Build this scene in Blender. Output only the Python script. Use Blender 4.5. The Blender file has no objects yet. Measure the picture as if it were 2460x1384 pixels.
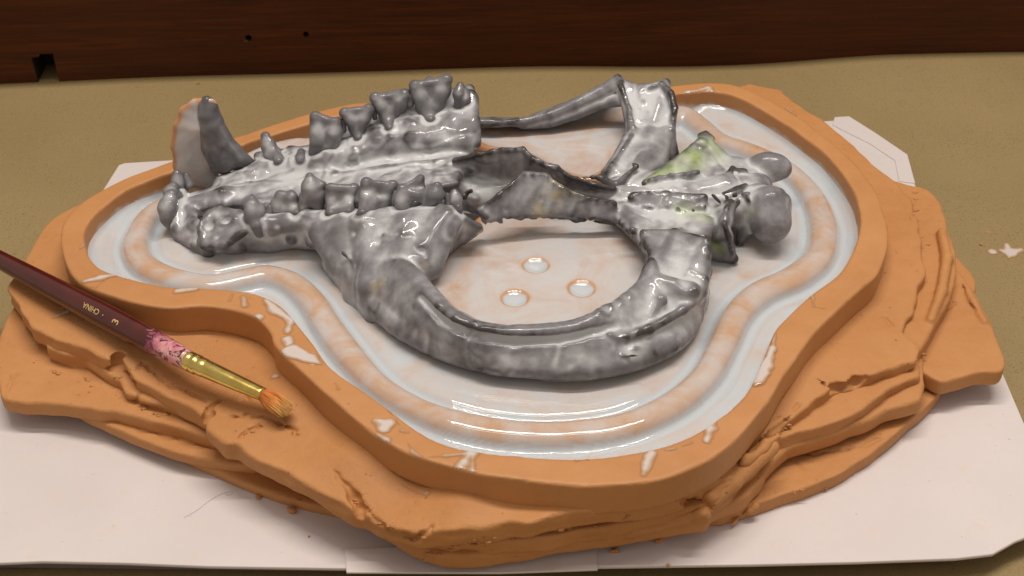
import bpy, math, random
import numpy as np
from mathutils import Vector

SC = 0.01                     # everything is modelled in centimetres, built in metres
scene = bpy.context.scene
# ------------------------------------------------------------------ camera
ELEV = math.radians(36.5); DIST = 42.0; FPX = 3300.0; ZT = 3.0
cam_pos = np.array([0.0, -DIST*math.cos(ELEV), ZT + DIST*math.sin(ELEV)])
cam_d = bpy.data.cameras.new('camera'); cam = bpy.data.objects.new('camera', cam_d)
scene.collection.objects.link(cam); scene.camera = cam
cam.location = Vector(cam_pos*SC)
cam.rotation_euler = (math.radians(90) - ELEV, 0, 0)
cam_d.sensor_width = 36.0; cam_d.lens = 36.0*FPX/2460.0
cam_d.clip_start = 0.01; cam_d.clip_end = 20.0
cam_d.dof.use_dof = True; cam_d.dof.focus_distance = 0.405; cam_d.dof.aperture_fstop = 40.0
# ------------------------------------------------------------------ room light
world = bpy.data.worlds.new('World'); scene.world = world; world.use_nodes = True
bg = world.node_tree.nodes['Background']
bg.inputs[0].default_value = (1.0, 0.90, 0.80, 1); bg.inputs[1].default_value = 0.37
def tube_light(loc, rot, sx, sy, power, col, name):
    l = bpy.data.lights.new(name, 'AREA'); l.shape = 'RECTANGLE'; l.size = sx; l.size_y = sy
    l.energy = power; l.color = col
    o = bpy.data.objects.new(name, l); scene.collection.objects.link(o)
    o.location = loc; o.rotation_euler = rot
    return o
tube_light((0.12, 0.24, 1.6), (math.radians(-8), 0, math.radians(3)), 1.2, 0.045, 16.5, (1.0, 0.93, 0.85), 'ceiling_tube')
tube_light((0.0, -0.12, 1.6), (math.radians(4), 0, math.radians(3)), 1.2, 0.03, 2.4, (1.0, 0.93, 0.87), 'ceiling_tube')
scene.view_settings.view_transform = 'Standard'; scene.view_settings.look = 'None'
scene.view_settings.exposure = 0.32; scene.view_settings.gamma = 1.0
scene.cycles.max_bounces = 6

# ------------------------------------------------------------------ helpers
_f = np.array([0, math.cos(ELEV), -math.sin(ELEV)]); _u = np.array([0, math.sin(ELEV), math.cos(ELEV)]); _r = np.array([1.0, 0, 0])
def W(px, py, z):
    """photo pixel + height above the table (cm) -> point in the place (cm)"""
    d = _f + _r*(px-1230)/FPX + _u*(692-py)/FPX
    t = (z-cam_pos[2])/d[2]
    return cam_pos + d*t
def WY(px, py, y):
    d = _f + _r*(px-1230)/FPX + _u*(692-py)/FPX
    return cam_pos + d*((y-cam_pos[1])/d[1])

rng = np.random.RandomState(7)
def bmat(x, cell, n, x0):
    """cubic B-spline weights from lattice nodes to coordinates x"""
    u = (x-x0)/cell + 1.5
    i = np.floor(u).astype(int); f = u-i
    M = np.zeros((len(x), n), np.float32); r = np.arange(len(x))
    w = [(1-f)**3/6, (3*f**3-6*f**2+4)/6, (-3*f**3+3*f**2+3*f+1)/6, f**3/6]
    for k in range(4): M[r, np.clip(i-1+k, 0, n-1)] += w[k]
    return M
def noise3(xs, ys, zs, cell, seed):
    cell = (cell,)*3 if np.isscalar(cell) else cell
    o = []; A = []
    for a, c in zip((xs, ys, zs), cell):
        n = int((a[-1]-a[0])/c)+5; A.append(bmat(a, c, n, a[0])); o.append(n)
    L = np.random.RandomState(seed).randn(*o).astype(np.float32)
    t = np.tensordot(A[0], L, (1, 0)); t = np.tensordot(t, A[1], (1, 1)); t = np.tensordot(t, A[2], (1, 1))
    return t*1.8
def noise2(xs, ys, cell, seed):
    A = bmat(xs, cell, int((xs[-1]-xs[0])/cell)+5, xs[0]); B = bmat(ys, cell, int((ys[-1]-ys[0])/cell)+5, ys[0])
    L = np.random.RandomState(seed).randn(A.shape[1], B.shape[1]).astype(np.float32)
    return A @ L @ B.T * 1.5

def polysdf(X, Y, P):
    """signed distance to a closed polygon, negative inside"""
    d = np.full(X.shape, 1e9, np.float32); s = np.zeros(X.shape, bool)
    n = len(P)
    for i in range(n):
        a = P[i]; b = P[(i+1) % n]; e = b-a
        wx = X-a[0]; wy = Y-a[1]
        t = np.clip((wx*e[0]+wy*e[1])/max(e@e, 1e-9), 0, 1)
        d = np.minimum(d, (wx-e[0]*t)**2+(wy-e[1]*t)**2)
        c = (a[1] <= Y) != (b[1] <= Y)
        if abs(e[1]) > 1e-9: s ^= c & (X < a[0]+(Y-a[1])*e[0]/e[1])
    d = np.sqrt(d); return np.where(s, -d, d).astype(np.float32)
def linedist(X, Y, P):
    d = np.full(X.shape, 1e9, np.float32)
    for a, b in zip(P[:-1], P[1:]):
        e = b-a; wx = X-a[0]; wy = Y-a[1]
        t = np.clip((wx*e[0]+wy*e[1])/max(e@e, 1e-9), 0, 1)
        d = np.minimum(d, (wx-e[0]*t)**2+(wy-e[1]*t)**2)
    return np.sqrt(d)
def catmull(P, n=8, closed=True):
    P = np.array(P, float); N = len(P); out = []
    rngi = range(N) if closed else range(N-1)
    for i in rngi:
        g = (lambda k: P[k % N]) if closed else (lambda k: P[min(max(k, 0), N-1)])
        p0, p1, p2, p3 = g(i-1), g(i), g(i+1), g(i+2)
        for k in range(n):
            t = k/n
            out.append(.5*((2*p1)+(-p0+p2)*t+(2*p0-5*p1+4*p2-p3)*t*t+(-p0+3*p1-3*p2+p3)*t**3))
    if not closed: out.append(P[-1])
    return np.array(out)

class Field:
    """signed distance sampled on a grid, in cm"""
    def __init__(s, lo, hi, h, cap=1.2):
        s.h = h; s.lo = np.array(lo, float)
        s.x, s.y, s.z = [np.arange(lo[i], hi[i]+h, h).astype(np.float32) for i in range(3)]
        s.d = np.full((len(s.x), len(s.y), len(s.z)), cap, np.float32)
    def box(s, lo, hi):
        sl = []
        for a, l, u in zip((s.x, s.y, s.z), lo, hi):
            sl.append(slice(int(np.searchsorted(a, l)), int(np.searchsorted(a, u))))
        return tuple(sl)
    def prim(s, fn, lo, hi, k=0.0, sub=False, m=1.0):
        b = s.box(np.array(lo)-m, np.array(hi)+m)
        X = s.x[b[0]][:, None, None]; Y = s.y[b[1]][None, :, None]; Z = s.z[b[2]][None, None, :]
        if X.size == 0 or Y.size == 0 or Z.size == 0: return
        n = fn(X, Y, Z).astype(np.float32); o = s.d[b]
        if sub:
            n = -n
            if k > 0:
                t = np.clip(.5-.5*(n-o)/k*-1, 0, 1)
                hh = np.clip(.5+.5*(n-o)/k, 0, 1); s.d[b] = o*(1-hh)+n*hh+k*hh*(1-hh)
            else: s.d[b] = np.maximum(o, n)
        else:
            if k > 0:
                hh = np.clip(.5+.5*(o-n)/k, 0, 1); s.d[b] = o*(1-hh)+n*hh-k*hh*(1-hh)
            else: s.d[b] = np.minimum(o, n)
    def cap(s, a, b, ra, rb, k=0.15, sub=False):
        a = np.array(a, float); b = np.array(b, float); e = b-a; ee = max(e@e, 1e-9); R = max(ra, rb)
        def fn(X, Y, Z):
            x, y, z = X-a[0], Y-a[1], Z-a[2]
            t = np.clip((x*e[0]+y*e[1]+z*e[2])/ee, 0, 1)
            return np.sqrt((x-e[0]*t)**2+(y-e[1]*t)**2+(z-e[2]*t)**2) - (ra+(rb-ra)*t)
        s.prim(fn, np.minimum(a, b)-R, np.maximum(a, b)+R, k, sub, m=.15 if sub else max(.5, k))
    def chain(s, P, k=0.15, sub=False):
        """P: (px, py, z, r) photo-traced spine with radii"""
        Q = [(W(p[0], p[1], p[2]), p[3]) for p in P]
        if len(Q) == 1: s.cap(Q[0][0], Q[0][0], Q[0][1], Q[0][1], k, sub)
        for (a, ra), (b, rb) in zip(Q[:-1], Q[1:]): s.cap(a, b, ra, rb, k, sub)
    def ell(s, c, r, k=0.15, rz=0.0, sub=False, tilt=0.0):
        c = np.array(c, float); r = np.array(r, float); cs, sn = math.cos(rz), math.sin(rz); ct, st = math.cos(tilt), math.sin(tilt)
        def fn(X, Y, Z):
            x, y, z = X-c[0], Y-c[1], Z-c[2]
            u = cs*x+sn*y; v = -sn*x+cs*y
            v, z = ct*v+st*z, -st*v+ct*z
            q = np.sqrt((u/r[0])**2+(v/r[1])**2+(z/r[2])**2)
            g = np.sqrt((u/r[0]**2)**2+(v/r[1]**2)**2+(z/r[2]**2)**2)+1e-6
            return q*(q-1)/g
        R = r.max(); s.prim(fn, c-R, c+R, k, sub, m=.15 if sub else max(.5, k))
    def tri(s, A, B, C, r, k=0.15):
        a, b, c = [np.array(v, float) for v in (A, B, C)]
        n = np.cross(b-a, c-a); nn = n/np.linalg.norm(n)
        def fn(X, Y, Z):
            pd = (X-a[0])*nn[0]+(Y-a[1])*nn[1]+(Z-a[2])*nn[2]
            inside = None; ed = None
            for p, q in ((a, b), (b, c), (c, a)):
                e = q-p; m = np.cross(nn, e)
                x, y, z = X-p[0], Y-p[1], Z-p[2]
                si = (x*m[0]+y*m[1]+z*m[2]) >= 0
                inside = si if inside is None else inside & si
                t = np.clip((x*e[0]+y*e[1]+z*e[2])/(e@e), 0, 1)
                dd = (x-e[0]*t)**2+(y-e[1]*t)**2+(z-e[2]*t)**2
                ed = dd if ed is None else np.minimum(ed, dd)
            return np.where(inside, np.abs(pd), np.sqrt(ed)) - r
        s.prim(fn, np.min([a, b, c], 0)-r, np.max([a, b, c], 0)+r, k)
    def sheet(s, top, bot, r, k=0.12):
        """strip of bone between two traced lines (equal count) of (px,py,z)"""
        T = [W(*p) for p in top]; B = [W(*p) for p in bot]
        for i in range(len(T)-1):
            s.tri(T[i], T[i+1], B[i], r, k); s.tri(T[i+1], B[i+1], B[i], r, k)
    def blur(s, n=1):
        for _ in range(n):
            for ax in range(3):
                d = s.d; a = np.moveaxis(d, ax, 0); o = a.copy()
                o[1:-1] = .25*a[:-2]+.5*a[1:-1]+.25*a[2:]
                s.d = np.ascontiguousarray(np.moveaxis(o, 0, ax))
def boxblur(d, r, times=2):
    for _ in range(times):
        for ax in range(3):
            a = np.moveaxis(d, ax, 0)
            p = np.concatenate([np.repeat(a[:1], r+1, 0), a, np.repeat(a[-1:], r, 0)], 0)
            c = np.cumsum(p, 0, dtype=np.float64)
            d = np.moveaxis(((c[2*r+1:]-c[:-2*r-1])/(2*r+1)).astype(np.float32), 0, ax)
    return np.ascontiguousarray(d)
def sample(F, arr, P):
    u = (P-F.lo)/F.h; sh = np.array(arr.shape)
    u = np.clip(u, 0, sh-1.001); i = np.floor(u).astype(int); f = u-i; o = 0
    for dx in (0, 1):
        for dy in (0, 1):
            for dz in (0, 1):
                w = (f[:, 0] if dx else 1-f[:, 0])*(f[:, 1] if dy else 1-f[:, 1])*(f[:, 2] if dz else 1-f[:, 2])
                o = o+w*arr[i[:, 0]+dx, i[:, 1]+dy, i[:, 2]+dz]
    return o
def surfnets(F):
    d = F.d; I = d < 0; n = np.array(d.shape)-1
    c = np.zeros(tuple(n), np.int8)
    for dx in (0, 1):
        for dy in (0, 1):
            for dz in (0, 1):
                c += I[dx:dx+n[0], dy:dy+n[1], dz:dz+n[2]]
    idx = np.argwhere((c > 0) & (c < 8))
    if len(idx) == 0: return np.zeros((0, 3)), np.zeros((0, 4), int)
    v = {}
    for dx in (0, 1):
        for dy in (0, 1):
            for dz in (0, 1): v[dx, dy, dz] = d[idx[:, 0]+dx, idx[:, 1]+dy, idx[:, 2]+dz]
    acc = np.zeros((len(idx), 3)); cnt = np.zeros(len(idx))
    for a in v:
        for ax in range(3):
            if a[ax]: continue
            b = list(a); b[ax] = 1; b = tuple(b)
            va, vb = v[a], v[b]; m = (va < 0) != (vb < 0)
            t = np.where(m, va/np.where(m, va-vb, 1), 0)
            p = np.tile(np.array(a, float), (len(idx), 1)); p[:, ax] += t
            acc[m] += p[m]; cnt[m] += 1
    P = (idx+acc/cnt[:, None])*F.h+F.lo
    lut = np.full(tuple(n), -1, np.int32); lut[idx[:, 0], idx[:, 1], idx[:, 2]] = np.arange(len(idx))
    quads = []
    for ax in range(3):
        A = np.moveaxis(I, ax, 0); m = A[1:] != A[:-1]; e = np.argwhere(m)
        o = [None]*3; b1, b2 = [(1, 2), (0, 2), (0, 1)][ax]
        ce = np.zeros_like(e); ce[:, ax] = e[:, 0]
        ce[:, b1] = e[:, 1]; ce[:, b2] = e[:, 2]
        ok = (ce[:, b1] > 0) & (ce[:, b2] > 0) & (ce[:, b1] < n[b1]) & (ce[:, b2] < n[b2]) & (ce[:, ax] < n[ax])
        ce = ce[ok]; st = I[ce[:, 0], ce[:, 1], ce[:, 2]]
        def g(o1, o2):
            q = ce.copy(); q[:, b1] += o1; q[:, b2] += o2; return lut[q[:, 0], q[:, 1], q[:, 2]]
        Q = np.stack([g(-1, -1), g(0, -1), g(0, 0), g(-1, 0)], 1)
        fl = st if ax != 1 else ~st
        Q[~fl] = Q[~fl][:, ::-1]; quads.append(Q)
    Q = np.concatenate(quads)
    return P, Q[(Q >= 0).all(1)]

CLV, CLF = [], []
def link(o, parent=None):
    scene.collection.objects.link(o)
    if parent is not None:
        o.parent = parent; o.location = o.location - parent.location if False else o.location
    return o
def tag(o, label=None, cat=None, group=None, kind=None):
    if label: o['label'] = label
    if cat: o['category'] = cat
    if group: o['group'] = group
    if kind: o['kind'] = kind
    return o
def empty(name, loc_cm):
    o = bpy.data.objects.new(name, None); o.location = Vector(np.array(loc_cm)*SC); scene.collection.objects.link(o)
    o.empty_display_size = 0.02
    return o
def wl(o):
    return np.array(o.location)/SC + (wl(o.parent) if o.parent else 0)
def build(name, V, Fc, mat, parent=None, smooth=True, attrs=None, origin=None, mats=None, fm=None):
    V = np.asarray(V, float)
    if mat is not None and mat.name in ('orange_modelling_clay', 'clay_wall_with_film', 'kraft_paper') and len(V) > 5000: CLF.append(np.asarray(Fc)+sum(len(v) for v in CLV)); CLV.append(V)
    if origin is None: origin = wl(parent) if parent is not None else np.array([(V[:, 0].min()+V[:, 0].max())/2, (V[:, 1].min()+V[:, 1].max())/2, V[:, 2].min()])
    loc = origin - (wl(parent) if parent is not None else 0)
    me = bpy.data.meshes.new(name); Vl = (V-origin)*SC
    if isinstance(Fc, np.ndarray):
        nf, k = Fc.shape
        me.vertices.add(len(Vl)); me.vertices.foreach_set('co', Vl.astype(np.float32).ravel())
        me.loops.add(nf*k); me.loops.foreach_set('vertex_index', Fc.astype(np.int32).ravel())
        me.polygons.add(nf); me.polygons.foreach_set('loop_start', (np.arange(nf)*k).astype(np.int32))
        me.update(calc_edges=True); me.validate()
    else:
        me.from_pydata([tuple(v) for v in Vl], [], [tuple(f) for f in Fc]); me.update()
    if smooth: me.polygons.foreach_set('use_smooth', [True]*len(me.polygons))
    for kname, arr in (attrs or {}).items():
        if len(arr) == len(me.vertices):
            at = me.attributes.new(kname, 'FLOAT', 'POINT'); at.data.foreach_set('value', np.asarray(arr, np.float32))
    for m in (mats or [mat]): me.materials.append(m)
    if fm is not None: me.polygons.foreach_set('material_index', fm)
    o = bpy.data.objects.new(name, me); o.location = Vector(loc*SC); scene.collection.objects.link(o)
    if parent is not None: o.parent = parent
    return o

# ------------------------------------------------------------------ materials
def newmat(name):
    m = bpy.data.materials.new(name); m.use_nodes = True; nt = m.node_tree
    b = nt.nodes['Principled BSDF']
    return m, nt, b
class N:
    def __init__(s, nt):
        s.nt = nt; s.tc = nt.nodes.new('ShaderNodeTexCoord')
    def noise(s, scale, detail=4, rough=.55, vec=None, dist=0.0, sc3=None):
        mp = s.nt.nodes.new('ShaderNodeMapping'); mp.inputs['Scale'].default_value = sc3 or (100, 100, 100)
        s.nt.links.new(vec or s.tc.outputs['Object'], mp.inputs[0])
        n = s.nt.nodes.new('ShaderNodeTexNoise'); n.inputs['Scale'].default_value = scale; n.inputs['Detail'].default_value = detail
        n.inputs['Roughness'].default_value = rough; n.inputs['Distortion'].default_value = dist
        s.nt.links.new(mp.outputs[0], n.inputs['Vector']); return n.outputs['Fac']
    def ramp(s, fac, stops, interp='LINEAR'):
        r = s.nt.nodes.new('ShaderNodeValToRGB'); r.color_ramp.interpolation = interp
        e = r.color_ramp.elements
        while len(e) < len(stops): e.new(.5)
        for el, (p, c) in zip(e, stops):
            el.position = p; el.color = (*c, 1) if len(c) == 3 else c
        s.nt.links.new(fac, r.inputs[0]); return r.outputs[0]
    def mix(s, f, a, b, mode='MIX'):
        m = s.nt.nodes.new('ShaderNodeMix'); m.data_type = 'RGBA'; m.blend_type = mode
        for sock, v in ((m.inputs[0], f), (m.inputs[6], a), (m.inputs[7], b)):
            if isinstance(v, (int, float)): sock.default_value = v
            elif isinstance(v, tuple): sock.default_value = (*v, 1)
            else: s.nt.links.new(v, sock)
        return m.outputs[2]
    def math(s, op, a, b=0.0, clamp=False):
        m = s.nt.nodes.new('ShaderNodeMath'); m.operation = op; m.use_clamp = clamp
        for sock, v in ((m.inputs[0], a), (m.inputs[1], b)):
            if isinstance(v, (int, float)): sock.default_value = v
            else: s.nt.links.new(v, sock)
        return m.outputs[0]
    def attr(s, name):
        a = s.nt.nodes.new('ShaderNodeAttribute'); a.attribute_name = name; return a.outputs['Fac']
    def bump(s, h, strength, dist, base=None):
        b = s.nt.nodes.new('ShaderNodeBump'); b.inputs['Strength'].default_value = strength; b.inputs['Distance'].default_value = dist*SC
        s.nt.links.new(h, b.inputs['Height'])
        if base is not None: s.nt.links.new(base, b.inputs['Normal'])
        return b.outputs[0]

def clay_mat():
    m, nt, b = newmat('orange_modelling_clay'); n = N(nt)
    a = n.noise(.35, 4); c = n.noise(2.5, 6, .65); d = n.noise(14, 3)
    col = n.ramp(a, [(.3, (.43, .182, .055)), (.7, (.505, .228, .078))])
    col = n.mix(n.ramp(c, [(.35, (0, 0, 0)), (.8, (.35,)*3)]), col, (.53, .265, .10))
    pit = n.noise(5, 2, .5)
    col = n.mix(n.ramp(pit, [(.22, (1,)*3), (.27, (0,)*3)]), col, (.30, .12, .045))
    nt.links.new(col, b.inputs['Base Color'])
    nt.links.new(n.ramp(c, [(.3, (.50,)*3), (.7, (.68,)*3)]), b.inputs['Roughness'])
    b.inputs['Specular IOR Level'].default_value = .35
    st = n.noise(1.0, 5, .6, sc3=(60, 300, 100))
    h = n.math('ADD', n.math('MULTIPLY', c, .8), n.math('MULTIPLY', st, .25)); h = n.math('ADD', h, n.math('MULTIPLY', d, .12))
    h = n.math('ADD', h, n.math('MULTIPLY', n.ramp(pit, [(.2, (0,)*3), (.3, (1,)*3)]), .25))
    nt.links.new(n.bump(h, .75, .08), b.inputs['Normal'])
    return m
def coat_mat():
    """milky rubber coat over clay: thin on ridges (orange shows), thick in hollows (bluish white)"""
    m, nt, b = newmat('milky_coat_on_clay'); n = N(nt)
    t = n.attr('pool'); a = n.noise(.55, 5, .6, dist=.8); c = n.noise(2.2, 3, .5)
    f = n.math('ADD', n.math('MULTIPLY', n.math('SUBTRACT', a, .5), 1.25), t)
    f = n.math('ADD', f, n.math('MULTIPLY', n.math('SUBTRACT', c, .5), .25))
    col = n.ramp(f, [(.0, (.52, .26, .12)), (.2, (.52, .35, .24)), (.36, (.53, .43, .375)), (.56, (.545, .505, .485)), (.84, (.52, .55, .575))])
    nt.links.new(col, b.inputs['Base Color'])
    b.inputs['Roughness'].default_value = .05; b.inputs['IOR'].default_value = 1.42
    b.inputs['Coat Weight'].default_value = .5; b.inputs['Coat Roughness'].default_value = .03
    b.inputs['Subsurface Weight'].default_value = .25; b.inputs['Subsurface Radius'].default_value = (.004, .003, .002); b.inputs['Subsurface Scale'].default_value = .4
    nt.links.new(n.bump(n.noise(.9, 2, .4), .25, .12), b.inputs['Normal'])
    return m
def skull_mat(name, dark=1.0, amp=1.0):
    m, nt, b = newmat(name); n = N(nt)
    t = n.attr('pool'); a = n.noise(.75, 3, .5, dist=.3); c = n.noise(2.6, 4, .55, dist=.3); fine = n.noise(9, 4, .6)
    f = n.math('ADD', t, n.math('MULTIPLY', n.math('SUBTRACT', a, .5), .85*amp))
    f = n.math('ADD', f, n.math('MULTIPLY', n.math('SUBTRACT', c, .5), .5*amp))
    f = n.math('ADD', f, n.math('MULTIPLY', n.math('SUBTRACT', fine, .5), .15))
    k = dark
    col = n.ramp(f, [(.0, (.05*k, .042*k, .04*k)), (.09, (.115*k, .108*k, .112*k)), (.34, (.205*k, .198*k, .21*k)), (.56, (.34, .33, .34)), (.80, (.54, .545, .555))])
    g = n.attr('green'); gn = n.noise(1.3, 4, .6)
    gcol = n.ramp(n.math('ADD', n.math('MULTIPLY', t, .5), gn), [(.45, (.10, .17, .03)), (.62, (.30, .38, .14)), (.95, (.58, .62, .54))])
    col = n.mix(g, col, gcol)
    y = n.attr('yellow'); col = n.mix(n.math('MULTIPLY', y, n.ramp(c, [(.4, (0,)*3), (.6, (.8,)*3)])), col, (.42, .34, .18))
    nt.links.new(col, b.inputs['Base Color'])
    b.inputs['Roughness'].default_value = .4; b.inputs['Specular IOR Level'].default_value = .2
    b.inputs['Coat Weight'].default_value = .5; b.inputs['Coat Roughness'].default_value = .05
    h = n.math('ADD', n.math('MULTIPLY', n.noise(2.5, 5, .6, dist=.5), 1), n.math('MULTIPLY', n.noise(1.0, 2), .6))
    nt.links.new(n.bump(h, .08, .08), b.inputs['Normal'])
    return m
def simple(name, col, rough=.5, metal=0, spec=.5):
    m, nt, b = newmat(name); b.inputs['Base Color'].default_value = (*col, 1); b.inputs['Roughness'].default_value = rough
    b.inputs['Metallic'].default_value = metal; b.inputs['Specular IOR Level'].default_value = spec; return m
CLAY = clay_mat(); COAT = coat_mat(); BONE = skull_mat('grey_bone_under_milky_coat'); TOOTH = skull_mat('tooth_under_milky_coat', .85, .35)

# ------------------------------------------------------------------ table paper, wooden board behind
def paper_mat():
    m, nt, b = newmat('kraft_paper'); n = N(nt)
    a = n.noise(.12, 4); c = n.noise(6, 5, .7); sp = n.noise(22, 2, .5)
    col = n.ramp(a, [(.3, (.245, .175, .078)), (.7, (.295, .212, .098))])
    col = n.mix(n.ramp(c, [(.3, (.0,)*3), (.75, (.5,)*3)]), col, (.29, .205, .082))
    col = n.mix(n.ramp(sp, [(.33, (.8,)*3), (.41, (0,)*3)]), col, (.13, .085, .035))
    nt.links.new(col, b.inputs['Base Color']); b.inputs['Roughness'].default_value = .62; b.inputs['Specular IOR Level'].default_value = .3
    nt.links.new(n.bump(c, .3, .03), b.inputs['Normal']); return m
xs = np.linspace(-45, 45, 181); ys = np.linspace(-30, 40, 141)
XX, YY = np.meshgrid(xs, ys, indexing='ij')
ZZ = .10*noise2(xs, ys, 9, 3) - .12
ZZ = np.minimum(ZZ, -.02) + np.where(YY > 16, .12*np.clip(noise2(xs, ys, 4.5, 5), -1, 1.2)*np.clip((YY-16)/5, 0, 1), 0)
ii = np.arange(181*141).reshape(181, 141)
Q = np.stack([ii[:-1, :-1], ii[1:, :-1], ii[1:, 1:], ii[:-1, 1:]], -1).reshape(-1, 4)
tag(build('tabletop', np.stack([XX, YY, ZZ], -1).reshape(-1, 3), Q, paper_mat()), kind='structure')

def wood_mat():
    m, nt, b = newmat('dark_stained_wood'); n = N(nt)
    g = n.noise(1, 6, .65, sc3=(8, 100, 160), dist=.6); f = n.noise(1, 4, .6, sc3=(30, 400, 900)); a = n.noise(.15, 3)
    col = n.ramp(g, [(.25, (.056, .013, .0035)), (.5, (.084, .020, .005)), (.78, (.135, .036, .009))])
    col = n.mix(n.ramp(f, [(.35, (.6,)*3), (.6, (0,)*3)]), col, (.026, .009, .004))
    col = n.mix(n.ramp(a, [(.4, (0,)*3), (.8, (.4,)*3)]), col, (.085, .028, .010))
    nt.links.new(col, b.inputs['Base Color']); nt.links.new(n.ramp(g, [(.3, (.5,)*3), (.7, (.35,)*3)]), b.inputs['Roughness'])
    nt.links.new(n.bump(f, .3, .02), b.inputs['Normal']); b.inputs['Specular IOR Level'].default_value = .22; return m
WOOD = wood_mat(); RAW = simple('raw_chipped_wood', (.22, .085, .03), .8); HOLE = simple('dark_hole_lining', (.02, .013, .009), .9)
A = W(-420, 200, 0); B = W(2900, 118, 0)
A[2] = B[2] = 0; ex = (B-A)/np.linalg.norm(B-A); ny = np.array([ex[1], -ex[0], 0])  # towards the camera
def on_board(px, py):
    d = _f + _r*(px-1230)/FPX + _u*(692-py)/FPX
    t = ((A-cam_pos)@ny)/(d@ny); p = cam_pos+d*t; return (p-A)@ex, p[2]
board = empty('wooden_board', (A+B)/2)
tag(board, 'dark reddish brown wooden board with square notch and screw holes, upright behind the paper', 'wooden board')
L = np.linalg.norm(B-A)
# face polygons with the notch and two real round holes: built by boolean
def cube(name, lo, hi, mat, frame=True):
    V = [(x, y, z) for x in (lo[0], hi[0]) for y in (lo[1], hi[1]) for z in (lo[2], hi[2])]
    V = np.array([A+ex*v[0]+(-ny)*v[1]+np.array([0, 0, v[2]]) for v in V])
    F_ = [(0, 1, 3, 2), (4, 6, 7, 5), (0, 4, 5, 1), (2, 3, 7, 6), (0, 2, 6, 4), (1, 5, 7, 3)]
    return V, F_
V, F_ = cube('b', (0, 0, -.3), (L, 2.2, 16), WOOD)
bo = build('panel', V, F_, WOOD, board, smooth=False)
cut = []
n1 = [on_board(*p) for p in ((88, 130), (125, 130), (143, 186), (88, 186))]
def prism_cut(pts, depth):
    V = []; m = len(pts)
    for s_, z_ in pts: V.append(A+ex*s_+ny*.5+np.array([0, 0, z_]))
    for s_, z_ in pts: V.append(A+ex*s_-ny*depth+np.array([0, 0, z_]))
    F_ = [tuple(range(m))[::-1], tuple(range(m, 2*m))]+[(i, (i+1) % m, m+(i+1) % m, m+i) for i in range(m)]
    o = build('cutter', V, F_, HOLE, None, smooth=False)
    import bmesh
    bm = bmesh.new(); bm.from_mesh(o.data); bmesh.ops.recalc_face_normals(bm, faces=bm.faces); bm.to_mesh(o.data); bm.free()
    return o
p = [on_board(*q) for q in ((75, 139), (93, 137), (96, 130), (127, 129), (143, 200), (92, 200))]
cut.append(prism_cut(p, 1.6))
for hx, hy, r in ((597, 92, .15), (735, 83, .13)):
    s0, z0 = on_board(hx, hy); cut.append(prism_cut([(s0+r*math.cos(a), z0+r*math.sin(a)) for a in np.linspace(0, 2*math.pi, 16, endpoint=False)], 1.5))
s0, z0 = on_board(590, 98)
cut.append(prism_cut([(s0-.22, z0-.02), (s0+.02, z0-.05), (s0+.26, z0+.04), (s0+.24, z0+.14), (s0+.1, z0+.08)], .06))
for c in cut:
    md = bo.modifiers.new('x', 'BOOLEAN'); md.operation = 'DIFFERENCE'; md.object = c; md.solver = 'EXACT'
dg = bpy.context.evaluated_depsgraph_get(); me = bpy.data.meshes.new_from_object(bo.evaluated_get(dg)); bo.modifiers.clear(); bo.data = me
me.materials.clear(); me.materials.append(WOOD); me.materials.append(HOLE); me.materials.append(RAW)
ob = np.array(wl(bo))
for pl in me.polygons:
    c = np.array(pl.center)/SC+ob; dep = (A-c)@ny; s_ = (c-A)@ex; z_ = c[2]
    pl.material_index = 1 if (dep > .3 and dep < 2.0 and 0 < s_ < L and z_ > -.1 and z_ < 12) else (2 if (.01 < dep < .3 and z_ < 12 and 0 < s_ < L) else 0)
for c in cut: bpy.data.objects.remove(c)
def blob(name, c, r, mat, parent=None, seed=0, sub=2, rough=.25):
    import bmesh
    bm = bmesh.new(); bmesh.ops.create_icosphere(bm, subdivisions=sub, radius=1)
    rs = np.random.RandomState(seed); ph = rs.rand(6)*6; fr = rs.rand(6, 3)*3
    V = []
    for v in bm.verts:
        q = np.array(v.co); s_ = 1+rough*sum(math.sin(fr[i]@q*1.5+ph[i]) for i in range(6))/3
        V.append(np.array(c)+q*s_*np.array(r))
    F_ = [tuple(v.index for v in f.verts) for f in bm.faces]; bm.free()
    return build(name, V, F_, mat, parent)

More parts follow.
